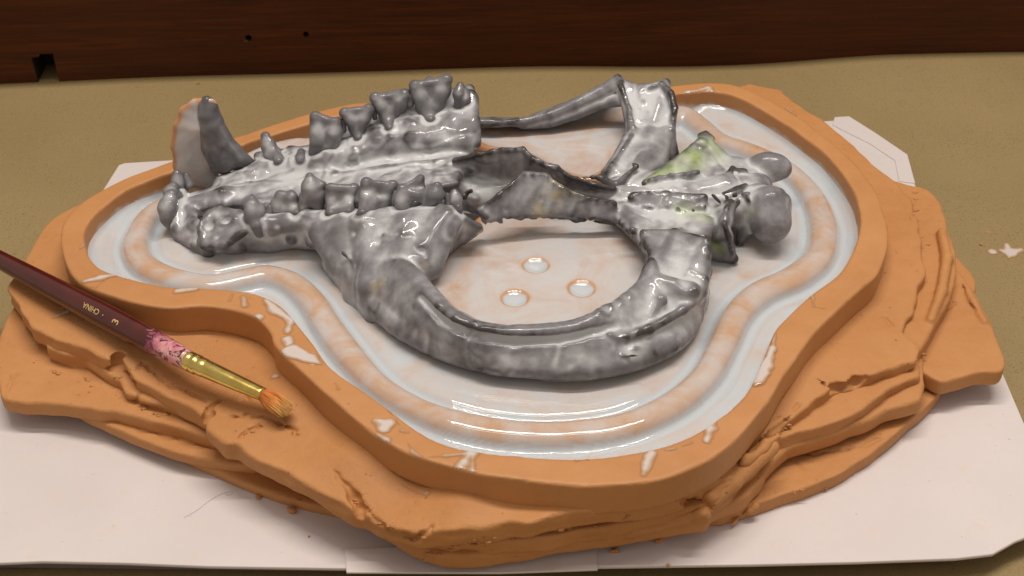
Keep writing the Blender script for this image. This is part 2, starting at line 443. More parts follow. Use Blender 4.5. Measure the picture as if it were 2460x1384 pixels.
# ------------------------------------------------------------------ white board under the clay
def white_mat():
    m, nt, b = newmat('white_coated_card'); n = N(nt)
    a = n.noise(.2, 5, .6); c = n.noise(1.6, 4); sp = n.noise(7, 2)
    col = n.ramp(a, [(.3, (.58, .515, .50)), (.7, (.64, .575, .555))])
    col = n.mix(n.ramp(c, [(.58, (0,)*3), (.75, (.5,)*3)]), col, (.60, .48, .36))
    col = n.mix(n.ramp(sp, [(.22, (.8,)*3), (.26, (0,)*3)]), col, (.45, .30, .22))
    nt.links.new(col, b.inputs['Base Color']); b.inputs['Roughness'].default_value = .5
    nt.links.new(n.bump(n.noise(.4, 3), .3, .06), b.inputs['Normal']); return m
WHITE = white_mat(); EDGE = simple('grey_card_edge', (.16, .13, .15), .8)
def plate(name, pts, z, th, mat, parent, bev=.05):
    import bmesh
    P = np.array([W(p[0], p[1], z)[:2] for p in pts]); bm = bmesh.new()
    top = [bm.verts.new((p[0], p[1], z)) for p in P]; f = bm.faces.new(top)
    r = bmesh.ops.extrude_face_region(bm, geom=[f]); bmesh.ops.translate(bm, verts=[g for g in r['geom'] if isinstance(g, bmesh.types.BMVert)], vec=(0, 0, -th))
    bmesh.ops.recalc_face_normals(bm, faces=bm.faces)
    bmesh.ops.bevel(bm, geom=[e for e in bm.edges], offset=bev, segments=2, affect='EDGES', profile=.5)
    V = [tuple(v.co) for v in bm.verts]; bm.verts.index_update(); F_ = [tuple(v.index for v in q.verts) for q in bm.faces]; bm.free()
    return build(name, V, F_, mat, parent, smooth=False)
wb = empty('white_cardboard', W(1230, 900, 0)*np.array([1, 1, 0]))
tag(wb, 'white cardboard sheet with torn corners lying on the brown paper under the orange clay', 'cardboard')
plate('sheet', [(-320, 1356), (0, 1352), (100, 1348), (300, 1352), (500, 1360), (828, 1365), (1000, 1363), (1434, 1361), (1800, 1356), (2060, 1350), (2300, 1341), (2385, 1331), (2440, 1300), (2520, 1270), (2520, 1130), (2460, 1015), (2415, 910), (2255, 560), (2190, 425), (2165, 378), (2100, 330), (2035, 288), (1990, 290), (300, 391), (285, 396)], .62, .12, WHITE, wb, .04)
plate('front_strip', [(829, 1320), (1000, 1310), (1430, 1300), (1436, 1368), (1200, 1376), (832, 1375)], .70, .07, WHITE, wb, .02)
plate('folded_edge', [(2005, 281), (2040, 279), (2108, 322), (2180, 371), (2199, 440), (2160, 435), (2150, 385), (2090, 345), (2000, 300)], .655, .06, WHITE, wb, .02)
plate('backing', [(-300, 1330), (1000, 1345), (2300, 1320), (2390, 1200), (2400, 950), (2140, 400), (2000, 330), (310, 420), (-100, 1000)], .50, .5, EDGE, wb, .02)

# ------------------------------------------------------------------ clay
ZF = 2.9; ZR = 3.6
def topfn(ctrl, X, Y, p=3.0):
    w = 0; s_ = 0
    for x, y, z in ctrl:
        q = 1.0/((X-x)**2+(Y-y)**2+1.1)**(p/2); w = w+q; s_ = s_+q*z
    return s_/w
clay = empty('clay_mould_bed', W(1230, 800, .6)*np.array([1, 1, 0])+np.array([0, 0, .62]))
tag(clay, 'bed of stacked orange clay slabs with a raised wall around the coated skull', 'clay mould')
OUT = [(145, 570), (158, 525), (205, 478), (290, 432), (370, 400), (470, 362), (580, 325), (660, 297), (750, 270), (860, 247), (950, 262), (1080, 290), (1230, 290), (1330, 275), (1400, 250), (1470, 224), (1540, 207), (1620, 203), (1700, 198), (1770, 205), (1850, 240), (1925, 285), (2005, 350), (2080, 425), (2125, 510), (2135, 580), (2112, 650), (2060, 700), (1960, 800), (1905, 875), (1850, 960), (1775, 1050), (1680, 1112), (1550, 1155), (1400, 1168), (1250, 1156), (1100, 1130), (950, 1080), (850, 1012), (775, 948), (710, 885), (660, 832), (645, 795), (600, 757), (500, 732), (400, 737), (300, 722), (200, 685), (157, 635)]
INN = [(204, 585), (210, 545), (245, 500), (300, 458), (380, 425), (480, 385), (590, 345), (680, 315), (760, 291), (860, 270), (950, 284), (1080, 308), (1230, 306), (1330, 290), (1400, 266), (1470, 240), (1540, 224), (1640, 222), (1715, 219), (1790, 242), (1880, 293), (1960, 352), (2025, 420), (2060, 490), (2062, 560), (2025, 645), (1935, 720), (1870, 790), (1832, 875), (1785, 955), (1705, 1018), (1600, 1066), (1450, 1097), (1320, 1102), (1200, 1095), (1100, 1078), (1000, 1035), (900, 967), (795, 888), (743, 820), (675, 737), (608, 703), (516, 690), (397, 686), (278, 660), (222, 628)]
def slab(name, outline, th, inner=(), h=.075, rnd=.16, edge=.07, und=.03, seed=1, cracks=(), lumps=(), smooth_outline=3, parent=clay, tear=.0, core=0):
    rnd *= .5; und *= .7
    O = [(W(*p), p[2]) for p in outline]; P = np.array([o[0][:2] for o in O])
    if smooth_outline > 1: P = catmull(P, smooth_outline)
    ctrl = [(o[0][0], o[0][1], o[1]) for o in O] + [(W(*p)[0], W(*p)[1], p[2]) for p in inner]
    zs_ = [c[2] for c in ctrl]
    F = Field((P[:, 0].min()-.35, P[:, 1].min()-.35, min(zs_)-th-.3), (P[:, 0].max()+.35, P[:, 1].max()+.35, max(zs_)+.35), h)
    X, Y = np.meshgrid(F.x, F.y, indexing='ij')
    d2 = polysdf(X, Y, P)
    ca = ctrl if len(ctrl) < 70 else ctrl[::2]
    T = topfn(ca, X, Y).astype(np.float32) + und*(noise2(F.x, F.y, 1.6, seed)+.35*noise2(F.x, F.y, .5, seed+9))
    if core == 0: T = T - 1.1*np.clip(-polysdf(X, Y, catmull([W(p[0], p[1], ZR)[:2] for p in INN], 2))-.1, 0, .5).astype(np.float32)
    d2 = d2 + edge*(noise2(F.x, F.y, .9, seed+1)+.45*noise2(F.x, F.y, .3, seed+2))
    n3 = noise3(F.x, F.y, F.z, (.5, .5, .16), seed+3)
    e2 = d2[:, :, None] + (edge*.25+tear*.6)*n3
    dz = np.abs(F.z[None, None, :] - (T[:, :, None]-th/2)) - th/2
    a = e2+rnd; b = dz+rnd
    F.d = (np.sqrt(np.maximum(a, 0)**2+np.maximum(b, 0)**2)+np.minimum(np.maximum(a, b), 0)-rnd).astype(np.float32)
    if core: F.d = F.d.astype(np.float32)
    for c in lumps: F.chain(c, .12)
    rs = np.random.RandomState(seed+50)
    hi_, lo_ = float(F.z[-1]), float(F.z[0])
    def onto(px, py, z, r):
        for zz in np.linspace(hi_, lo_, 70):
            p = W(px, py, zz); q = np.round((p-F.lo)/h).astype(int)
            if (q >= 0).all() and (q < F.d.shape).all() and F.d[tuple(q)] < 0: return zz-.15*r
        return z
    for c in cracks:
        # a jagged tear: subdivide and jitter
        q = [c[0]]
        for u, v in zip(c[:-1], c[1:]):
            m = max(2, int(math.hypot(v[0]-u[0], v[1]-u[1])/14))
            for i in range(1, m+1):
                t = i/m; w_ = [u[j]+(v[j]-u[j])*t for j in range(4)]
                if i < m: w_[0] += rs.randn()*3.5; w_[1] += rs.randn()*2.5; w_[3] = max(w_[3]*(.8+.9*rs.rand()), .04)+.015
                q.append(tuple(w_))
        q = [(p[0], p[1], onto(*p), p[3]) for p in q]
        F.chain(q, .02, sub=True)
    V, Q = surfnets(F)
    if core is not None:
        c = V[Q[:, 0]]
        if core: Q = Q[polysdf(c[:, 0], c[:, 1], P) > -core]
        else: Q = Q[polysdf(c[:, 0], c[:, 1], catmull([W(p[0], p[1], ZR)[:2] for p in INN], 2)) > -.8]
        used = np.zeros(len(V), bool); used[Q.ravel()] = True; rm = np.cumsum(used)-1; V = V[used]; Q = rm[Q]
    return build(name, V, Q, CLAY, parent)

slab('slab', [(1500, 1235, 1.05), (1700, 1238, 1.1), (1790, 1215, 1.1), (1900, 1180, 1.1), (2010, 1145, 1.1), (2100, 1085, 1.1), (2180, 1015, 1.12), (2238, 958, 1.15), (2264, 925, 1.2), (2235, 895, 1.2), (2100, 870, 1.1), (1800, 980, 1.0), (1500, 1100, 1.0)],
     .48, h=.06, rnd=.07, edge=.03, seed=11, core=None, cracks=[[(1870, 1078, 1.09, .03), (1940, 1092, 1.09, .03), (2060, 1075, 1.1, .025), (2140, 1045, 1.1, .02)], [(1860, 1100, 1.1, .03), (1885, 1115, 1.1, .03)], [(1900, 1100, 1.1, .035), (1935, 1125, 1.1, .03)]])
slab('slab', [(420, 1080, 1.0), (500, 1120, .98), (600, 1165, .95), (700, 1200, .95), (800, 1222, .95), (920, 1235, 1.0), (1100, 1230, 1), (1000, 1100, 1), (700, 1040, 1), (450, 1040, 1)], .36, rnd=.08, edge=.02, seed=12, core=None)
slab('slab', [(190, 990, 1.25), (300, 1040, 1.3), (400, 1078, 1.3), (500, 1100, 1.3), (590, 1118, 1.3), (640, 1110, 1.3), (700, 1090, 1.3), (600, 1030, 1.4), (400, 980, 1.4), (200, 960, 1.3)], .4, rnd=.14, edge=.03, seed=13, core=None, und=.04,
     cracks=[[(330, 1027, 1.4, .03), (430, 1060, 1.4, .035), (560, 1078, 1.38, .03), (600, 1085, 1.3, .03)]])
slab('slab', [(-8, 930, 1.75), (6, 955, 1.72), (45, 962, 1.7), (110, 962, 1.7), (200, 975, 1.75), (350, 1005, 1.8), (480, 1040, 1.8), (600, 1078, 1.75), (700, 1128, 1.7), (800, 1190, 1.65), (900, 1252, 1.6), (985, 1308, 1.5), (1060, 1332, 1.45), (1200, 1322, 1.45), (1400, 1290, 1.5), (1550, 1270, 1.5), (1690, 1242, 1.6), (1710, 1225, 1.6), (1800, 1180, 1.7), (1870, 1090, 1.8), (1980, 1050, 1.8), (2130, 985, 1.85), (2225, 925, 1.9), (2150, 700, 1.8), (2000, 500, 1.8), (1500, 500, 1.8), (500, 560, 1.8), (150, 640, 1.8), (60, 690, 1.8), (5, 780, 1.85), (-10, 850, 1.8)],
     .55, inner=[(300, 850, 1.9), (600, 950, 1.9), (1230, 900, 1.9), (1800, 800, 1.9)], h=.07, core=3.2, rnd=.2, edge=.05, seed=14, und=.045,
     cracks=[[(8, 950, 1.78, .03), (30, 915, 1.85, .03), (48, 900, 1.85, .02)]])
slab('slab', [(88, 770, 2.3), (100, 800, 2.3), (112, 835, 2.25), (150, 850, 2.2), (240, 888, 2.15), (285, 912, 2.15), (300, 945, 2.1), (360, 965, 2.1), (430, 980, 2.1), (500, 1010, 2.1), (620, 1060, 2.05), (730, 1120, 2.0), (840, 1195, 2.0), (920, 1250, 1.95), (1000, 1290, 1.9), (1080, 1310, 1.9), (1250, 1298, 1.9), (1450, 1265, 1.9), (1600, 1235, 1.9), (1700, 1210, 2.0), (1810, 1130, 2.1), (1880, 1060, 2.2), (2000, 1005, 2.2), (2130, 950, 2.2), (2215, 905, 2.2), (2160, 700, 2.2), (2000, 500, 2.2), (1500, 500, 2.2), (500, 560, 2.2), (150, 660, 2.3)],
     .55, inner=[(300, 850, 2.3), (600, 950, 2.3), (1230, 900, 2.3), (1800, 800, 2.3)], h=.065, core=3.2, rnd=.13, edge=.07, smooth_outline=1, seed=15, tear=.04,
     cracks=[[(300, 1000, 2.0, .08), (330, 960, 2.15, .05), (345, 935, 2.2, .04)], [(230, 935, 2.1, .05), (290, 955, 2.1, .06)]])
slab('slab', [(2080, 440, 2.6), (2190, 443, 2.65), (2245, 468, 2.65), (2275, 525, 2.6), (2298, 600, 2.5), (2298, 660, 2.45), (2280, 730, 2.4), (2240, 800, 2.4), (2195, 855, 2.4), (2150, 850, 2.4), (2050, 700, 2.4)], .95, h=.06, rnd=.22, edge=.04, seed=16, core=None,
     lumps=[[(2262, 560, 2.65, .16), (2275, 620, 2.6, .18), (2262, 700, 2.5, .16), (2235, 770, 2.45, .12)]])
slab('slab', [(2240, 560, 1.6), (2320, 640, 1.6), (2350, 690, 1.6), (2300, 760, 1.6), (2200, 760, 1.6)], .5, h=.06, rnd=.15, edge=.05, seed=26, core=None)
slab('slab', [(2250, 640, 2.0), (2300, 645, 2.0), (2345, 705, 1.95), (2380, 770, 1.9), (2402, 830, 1.85), (2412, 870, 1.8), (2398, 893, 1.75), (2350, 893, 1.75), (2290, 910, 1.75), (2258, 915, 1.75), (2215, 892, 1.8), (2172, 858, 1.9), (2120, 780, 1.9), (2150, 680, 1.9)], .55, h=.06, rnd=.16, edge=.03, seed=17, core=None,
     lumps=[[(2318, 690, 1.95, .12), (2338, 730, 1.95, .14), (2365, 775, 1.9, .1)]],
     cracks=[[(2305, 680, 2.08, .03), (2322, 720, 2.06, .035), (2345, 750, 2.0, .03)], [(2210, 820, 2.0, .02), (2300, 720, 2.02, .02)]])
TOPO = [(18, 690, 2.6), (45, 742, 2.55), (85, 785, 2.6), (130, 822, 2.55), (200, 846, 2.5), (262, 872, 2.5), (290, 858, 2.55), (302, 876, 2.5), (345, 925, 2.45), (400, 950, 2.45), (450, 980, 2.4), (492, 1000, 2.4), (505, 965, 2.5), (500, 1000, 2.45), (505, 1030, 2.4), (545, 1065, 2.4), (620, 1105, 2.35), (700, 1145, 2.3), (790, 1195, 2.25), (850, 1235, 2.15), (880, 1248, 2.1), (950, 1285, 2.15), (1010, 1298, 2.2), (1050, 1290, 2.3), (1150, 1288, 2.35), (1270, 1272, 2.4), (1400, 1252, 2.4), (1540, 1222, 2.4), (1640, 1208, 2.35), (1720, 1180, 2.2), (1770, 1130, 2.3), (1830, 1060, 2.4), (1880, 1030, 2.5), (1950, 965, 2.5), (2010, 928, 2.5), (2100, 902, 2.5), (2190, 868, 2.5), (2205, 838, 2.55), (2165, 795, 2.65), (2215, 700, 2.75), (2225, 600, 2.8), (2190, 480, 2.85), (2130, 420, 2.85), (2050, 345, 2.85), (1950, 268, 2.85), (1880, 218, 2.8), (1800, 200, 2.8), (1700, 225, 2.8), (1500, 320, 2.8), (1100, 330, 2.8), (850, 275, 2.8), (700, 310, 2.8), (560, 350, 2.8), (420, 395, 2.8), (300, 430, 2.8), (200, 480, 2.8), (130, 525, 2.75), (60, 625, 2.65)]
slab('slab', TOPO, .62, inner=[(300, 760, 2.9), (560, 830, 2.9), (680, 950, 2.85), (780, 1010, 2.95), (860, 1080, 3.0), (1000, 1145, 3.12), (1120, 1185, 3.2), (1230, 1200, 3.2), (1400, 1205, 3.2), (1550, 1185, 3.12), (1700, 1130, 3.0), (1800, 1060, 2.9), (1980, 880, 2.8), (2090, 760, 2.85), (1230, 700, 2.9), (1700, 600, 2.9), (600, 600, 2.9), (1230, 450, 2.9), (1750, 350, 2.9)],
     h=.055, rnd=.17, edge=.07, seed=18, und=.03, smooth_outline=1, tear=.02,
     lumps=[[(1850, 1075, 2.3, .25), (1760, 1160, 2.1, .22), (1700, 1215, 1.9, .2)], [(1000, 1265, 2.1, .2)]],
     cracks=[[(290, 852, 2.6, .12), (285, 875, 2.45, .2), (266, 892, 2.3, .16)],
             [(288, 880, 2.4, .05), (310, 912, 2.6, .09), (325, 920, 2.6, .04)],
             [(325, 890, 2.66, .03), (340, 872, 2.7, .04), (372, 900, 2.72, .03), (400, 922, 2.72, .04), (440, 938, 2.7, .03), (495, 965, 2.66, .05)],
             [(492, 1010, 2.3, .1), (500, 985, 2.5, .10), (520, 968, 2.65, .06), (535, 965, 2.7, .03)],
             [(575, 965, 2.78, .03), (590, 950, 2.82, .03), (600, 965, 2.8, .03)],
             [(540, 1000, 2.74, .02), (580, 1003, 2.74, .03), (600, 992, 2.76, .03), (625, 1003, 2.76, .05), (660, 1010, 2.74, .05), (730, 1050, 2.72, .02)],
             [(578, 1050, 2.68, .07), (595, 1035, 2.72, .03), (630, 1025, 2.72, .03)],
             [(798, 1125, 2.7, .02), (825, 1160, 2.62, .05), (842, 1180, 2.55, .11), (862, 1215, 2.4, .15), (868, 1240, 2.25, .12)],
             [(862, 1215, 2.4, .08), (890, 1235, 2.4, .03), (930, 1268, 2.3, .06), (960, 1287, 2.2, .08), (1005, 1292, 2.2, .08), (1030, 1278, 2.35, .06), (1032, 1262, 2.45, .03)],
             [(1640, 1205, 2.3, .10), (1690, 1215, 2.2, .14), (1712, 1222, 2.1, .1)], [(1620, 1195, 2.45, .04), (1650, 1203, 2.4, .06)],
             [(1800, 1090, 2.55, .05), (1850, 1040, 2.6, .08), (1880, 1020, 2.6, .06), (1905, 995, 2.6, .03)], [(1905, 990, 2.65, .03), (1925, 965, 2.68, .02)],
             [(1715, 1150, 2.55, .03), (1760, 1135, 2.5, .05), (1800, 1080, 2.55, .03)],
             [(2000, 935, 2.45, .16), (2040, 925, 2.45, .14), (2080, 908, 2.4, .08)], [(2040, 1000, 2.2, .05), (2100, 960, 2.25, .05), (2200, 885, 2.3, .05)],
             [(2175, 788, 2.7, .10), (2190, 800, 2.62, .06)], [(2110, 765, 2.85, .015), (2150, 785, 2.78, .02)],
             [(1955, 905, 2.78, .02), (1985, 930, 2.72, .035)], [(350, 1010, 2.2, .05), (420, 1000, 2.3, .03)]])
# separate pressed lumps and rolls of clay round the edge
def strip(pts, k=.06, h=.05, seed=3, sub=(), parent=clay, name='clay_roll', mat=None):
    Q = [W(p[0], p[1], p[2]) for p in pts]; r = max(p[3] for p in pts)+.25
    F = Field(np.min(Q, 0)-r, np.max(Q, 0)+r, h, cap=.6); F.chain(pts, k)
    F.d = F.d+.05*noise3(F.x, F.y, F.z, .28, seed)+.02*noise3(F.x, F.y, F.z, .12, seed+1)
    for c in sub: F.chain(c, .03, sub=True)
    V, q = surfnets(F); return build(name, V, q, mat or CLAY, parent)
strip([(1690, 1232, 1.8, .2), (1640, 1250, 1.55, .16), (1500, 1285, 1.35, .12)], seed=32)
strip([(1790, 1112, 2.4, .16), (1840, 1068, 2.5, .15), (1868, 1050, 2.5, .1)], seed=33)
strip([(1710, 1190, 2.1, .2), (1760, 1150, 2.1, .2), (1810, 1095, 2.1, .18), (1840, 1060, 2.2, .12)], seed=34)
strip([(1850, 1082, 2.0, .12), (1800, 1072, 2.15, .1)], seed=38)

# wall round the pool
def P2(L_, z): return catmull([W(p[0], p[1], z)[:2] for p in L_], 5)
PO = P2(OUT, ZR); PI = P2(INN, ZR)
F = Field((PO[:, 0].min()-.3, PO[:, 1].min()-.3, 2.55), (PO[:, 0].max()+.3, PO[:, 1].max()+.3, 3.85), .062)
X, Y = np.meshgrid(F.x, F.y, indexing='ij')
do = polysdf(X, Y, PO); di = polysdf(X, Y, PI); DI_GRID = (F.x, F.y, di)
n_ = noise2(F.x, F.y, .8, 40)*.02+noise2(F.x, F.y, 2.5, 41)*.03
d2 = np.maximum(do+n_, -(di+n_))
backdip = np.clip((X-W(900, 250, 3.6)[0])/1.2, 0, 1)*np.clip((W(1640, 250, 3.6)[0]-X)/1.2, 0, 1)*(Y > 2.5)
T = ZR+.03*noise2(F.x, F.y, 1.5, 42)+.012*noise2(F.x, F.y, .45, 43)-.14*backdip
r_ = .055; a = d2[:, :, None]+r_; b = (F.z[None, None, :]-T[:, :, None])+r_
F.d = (np.sqrt(np.maximum(a, 0)**2+np.maximum(b, 0)**2)+np.minimum(np.maximum(a, b), 0)-r_).astype(np.float32)
F.d = np.maximum(F.d, 2.6-F.z[None, None, :])
V, Q = surfnets(F)
# the inner face carries a film of the liquid, thick low down
dI = polysdf(V[:, 0], V[:, 1], PI)
def wall_mat():
    m, nt, b = newmat('clay_wall_with_film'); n = N(nt)
    a = n.noise(.35, 4); c = n.noise(2.5, 6, .65); d = n.noise(14, 3)
    col = n.ramp(a, [(.3, (.43, .182, .055)), (.7, (.505, .228, .078))])
    col = n.mix(n.ramp(c, [(.35, (0, 0, 0)), (.8, (.3,)*3)]), col, (.53, .265, .10))
    f = n.attr('film'); mk = n.noise(.7, 4, .6, sc3=(140, 140, 30))
    k = n.math('MULTIPLY', f, 1.0); k = n.ramp(n.math('ADD', k, n.math('MULTIPLY', n.math('SUBTRACT', mk, .5), .9)), [(.42, (0,)*3), (.62, (.85,)*3)])
    col = n.mix(k, col, (.55, .50, .47)); nt.links.new(col, b.inputs['Base Color'])
    nt.links.new(n.ramp(k, [(0, (.55,)*3), (.5, (.12,)*3)]), b.inputs['Roughness'])
    h = n.math('ADD', c, n.math('MULTIPLY', d, .12)); nt.links.new(n.bump(h, .35, .05), b.inputs['Normal']); return m
film = np.clip(1-(V[:, 2]-ZF)/.55, 0, 1)*.75*(np.abs(dI) < .2)*(dI > -.3)
build('wall', V, Q, wall_mat(), clay, attrs={'film': film})

# ------------------------------------------------------------------ pool floor under the milky liquid
h = .055
xs = np.arange(PI[:, 0].min()-.35, PI[:, 0].max()+.35, h).astype(np.float32); ys = np.arange(PI[:, 1].min()-.35, PI[:, 1].max()+.35, h).astype(np.float32)
X, Y = np.meshgrid(xs, ys, indexing='ij'); di = polysdf(X, Y, PI)
LOOP = [(330, 545), (322, 580), (345, 620), (410, 650), (500, 668), (580, 655), (640, 646), (700, 665), (750, 710), (785, 765), (840, 840), (895, 900), (960, 945), (1060, 990), (1200, 1020), (1350, 1025), (1490, 1010), (1610, 962), (1690, 895), (1735, 820), (1775, 740), (1830, 690), (1905, 655), (1965, 610), (1982, 555), (1972, 490), (1935, 430), (1880, 385), (1800, 350), (1730, 325), (1680, 285), (1640, 262), (1560, 290), (1400, 345), (1250, 350), (1000, 335), (820, 330), (680, 350), (560, 400), (420, 465), (360, 500)]
PL = catmull([W(p[0], p[1], ZF+.3)[:2] for p in LOOP], 6); PLc = np.vstack([PL, PL[:1]])
dl = linedist(X, Y, PLc) + .03*noise2(xs, ys, 1.5, 77)
Z = ZF + .03*noise2(xs, ys, 2.5, 61) + .012*noise2(xs, ys, .7, 62)
ridge = np.where(dl < .46, np.sqrt(np.clip(1-(dl/.46)**2, 0, 1)), 0)
groove = np.exp(-((dl-.62)/.16)**2)
Z = Z + .30*ridge - .10*groove
inside_loop = polysdf(X, Y, PL) < 0
Z = Z + np.where(inside_loop, .08*np.clip((dl-.5)/1.0, 0, 1), 0)
# fillet where the liquid creeps up the wall
Z = Z + .16*np.exp(-np.clip(-di, 0, 9)/.13)
NEAR_HOLE = [(1040, 650), (1090, 600), (1130, 560), (1180, 520), (1330, 505), (1500, 515), (1570, 580), (1600, 620), (1580, 680), (1530, 730), (1420, 790), (1300, 815), (1180, 810), (1100, 790), (1050, 740), (1010, 690)]
FAR_HOLE = [(1120, 262), (1250, 258), (1340, 240), (1430, 200), (1500, 190), (1535, 280), (1500, 360), (1430, 430), (1350, 420), (1260, 370), (1150, 345)]
hz = {}
for hole, zz in ((NEAR_HOLE, 3.72), (FAR_HOLE, 3.85)):
    P = catmull([W(p[0], p[1], zz)[:2] for p in hole], 5); d = polysdf(X, Y, P)
    t = np.clip(.5-(d-.3)/.4, 0, 1); t = t*t*(3-2*t)
    Zh = zz-.04*np.clip(-d, 0, 1) + .03*noise2(xs, ys, 1.3, 63) + .12*np.exp(-np.abs(d)/.15)
    Z = Z*(1-t)+Zh*t
DIM = [(1237, 715), (1397, 690), (1287, 636)]
dm = 9
for px, py in DIM:
    c = W(px, py, 3.72); r = np.sqrt((X-c[0])**2+(Y-c[1])**2); dm = np.minimum(dm, np.abs(r-.40))
    Z = Z - .10*np.exp(-(r/.36)**4) + .025*np.exp(-((r-.44)/.06)**2)
def blur2(a, r):
    for ax in (0, 1):
        for _ in range(2):
            m = np.moveaxis(a, ax, 0); p = np.concatenate([np.repeat(m[:1], r+1, 0), m, np.repeat(m[-1:], r, 0)])
            c = np.cumsum(p, 0, dtype=np.float64); a = np.moveaxis((c[2*r+1:]-c[:-2*r-1])/(2*r+1), 0, ax)
    return a
pool = .60 + 1.0*(blur2(Z, 7)-Z) + 3.0*(blur2(Z, 2)-Z)
pool = pool + .22*np.exp(-np.clip(-di, 0, 9)/.5) - .13*ridge + .22*np.exp(-((dl-.60)/.08)**2) - .45*np.exp(-(dm/.045)**2)
pool = pool - .15*(Z > 3.5) - .05*ridge
for px, py in DIM:
    c = W(px, py, 3.72); r = np.sqrt((X-c[0])**2+(Y-c[1])**2); pool = pool+.45*(r < .33)
ii = np.arange(X.size).reshape(X.shape); Q = np.stack([ii[:-1, :-1], ii[1:, :-1], ii[1:, 1:], ii[:-1, 1:]], -1).reshape(-1, 4)
keep = (di[:-1, :-1] < .14).reshape(-1); Q = Q[keep]
used = np.zeros(X.size, bool); used[Q.ravel()] = True; rm = np.cumsum(used)-1
V = np.stack([X, Y, Z], -1).reshape(-1, 3)[used]; Q = rm[Q]
liquid = build('liquid_coating', V, Q, COAT, None, attrs={'pool': np.clip(pool, -.2, 1.2).ravel()[used]})
tag(liquid, 'glossy milky white liquid rubber coating over the clay floor inside the wall', 'liquid coating')

# splashes of the liquid on the clay
def drip_mat():
    m, nt, b = newmat('thin_milky_splash'); n = N(nt); c = n.noise(2.5, 3)
    f = n.math('MULTIPLY', n.attr('thick'), n.math('ADD', .72, n.math('MULTIPLY', c, .5)))
    nt.links.new(n.ramp(f, [(.15, (.50, .24, .09)), (.5, (.55, .38, .25)), (.95, (.60, .52, .48))]), b.inputs['Base Color'])
    b.inputs['Roughness'].default_value = .14
    nt.links.new(n.ramp(f, [(.0, (0,)*3), (.12, (.25,)*3), (.5, (.7,)*3), (.9, (.95,)*3)]), b.inputs['Alpha']); return m
DRIP = drip_mat()
from mathutils.bvhtree import BVHTree
BVH = BVHTree.FromPolygons(np.concatenate(CLV).tolist(), np.concatenate(CLF).tolist())
def hit(px, py, zdef=None):
    d = _f + _r*(px-1230)/FPX + _u*(692-py)/FPX
    r = BVH.ray_cast(Vector(cam_pos), Vector(d))
    return np.array(r[0]) if r[0] is not None else W(px, py, 0 if zdef is None else zdef)
def splash(strokes, z=None, h=.03, thick=.022, seed=1, parent=liquid, mat=None):
    """strokes: list of [(px,py,r_px)...]; each lies on whatever clay is under that pixel (or a plane z)"""
    S = [[((hit(p[0], p[1]) if z is None else W(p[0], p[1], z)), p[2]/66.0) for p in s_] for s_ in strokes]
    allp = np.array([q[0] for s_ in S for q in s_]); R = max(q[1] for s_ in S for q in s_)+.12
    xs = np.arange(allp[:, 0].min()-R, allp[:, 0].max()+R, h); ys = np.arange(allp[:, 1].min()-R, allp[:, 1].max()+R, h)
    X, Y = np.meshgrid(xs, ys, indexing='ij'); D = np.full(X.shape, 9.0)
    for s_ in S:
        if len(s_) == 1: s_ = s_*2
        for (a, ra), (b, rb) in zip(s_[:-1], s_[1:]):
            e = b-a; ee = max(e[:2]@e[:2], 1e-6); t = np.clip(((X-a[0])*e[0]+(Y-a[1])*e[1])/ee, 0, 1)
            n_ = np.hypot(X-a[0]-e[0]*t, Y-a[1]-e[1]*t)-(ra+(rb-ra)*t); k_ = .12
            hh = np.clip(.5+.5*(D-n_)/k_, 0, 1); D = D*(1-hh)+n_*hh-k_*hh*(1-hh)
    D = D + .035*noise2(xs, ys, .3, seed)+.02*noise2(xs, ys, .12, seed+1)
    q = D < h*.5; base = np.full(X.shape, 0. if z is None else z)
    if z is None:
        for i, j in np.argwhere(D < h*3):
            r = BVH.ray_cast(Vector((X[i, j], Y[i, j], 8)), Vector((0, 0, -1))); base[i, j] = r[0][2] if r[0] is not None else -1
        zm = np.median([p[0][2] for s_ in S for p in s_]); q &= np.abs(base-zm) < .35
    Z = base + .005 + thick*np.sqrt(np.clip(-D/.14, 0, 1))
    ii = np.arange(X.size).reshape(X.shape); Q = np.stack([ii[:-1, :-1], ii[1:, :-1], ii[1:, 1:], ii[:-1, 1:]], -1)
    qq = q[:-1, :-1] & q[1:, :-1] & q[1:, 1:] & q[:-1, 1:]; Q = Q[qq]
    if len(Q) == 0: return
    used = np.zeros(X.size, bool); used[Q.ravel()] = True; rm = np.cumsum(used)-1
    V = np.stack([X, Y, Z], -1).reshape(-1, 3)[used]
    return build('splash', V, rm[Q], mat or DRIP, parent, attrs={'thick': np.clip(-D/.17, 0, 1).ravel()[used]})
splash([[(205, 676, 9), (240, 668, 12), (275, 662, 12)]], seed=1)
splash([[(425, 700, 13), (470, 695, 7), (520, 690, 4)]], seed=2)
splash([[(585, 712, 6), (588, 735, 9)]], seed=3)
splash([[(640, 722, 10), (665, 748, 14), (700, 770, 10), (690, 800, 8)]], seed=4)
splash([[(622, 762, 11)]], seed=5)
splash([[(700, 845, 22), (745, 862, 18), (775, 878, 5)]], seed=6, thick=.03)
splash([[(900, 1010, 8), (935, 1018, 10), (922, 1030, 12)]], seed=7)
splash([[(927, 1062, 13), (905, 1050, 6)]], seed=8)
splash([[(965, 1035, 9), (980, 1040, 7)]], seed=9)
splash([[(1015, 1107, 4), (1070, 1095, 5), (1130, 1090, 10), (1115, 1110, 14), (1100, 1125, 12)], [(1150, 1085, 12), (1135, 1130, 8)]], seed=10)
splash([[(1565, 1090, 14), (1552, 1115, 11), (1545, 1140, 8)]], seed=12)
splash([[(1715, 1010, 12), (1705, 1030, 13), (1698, 1060, 8)]], seed=13)
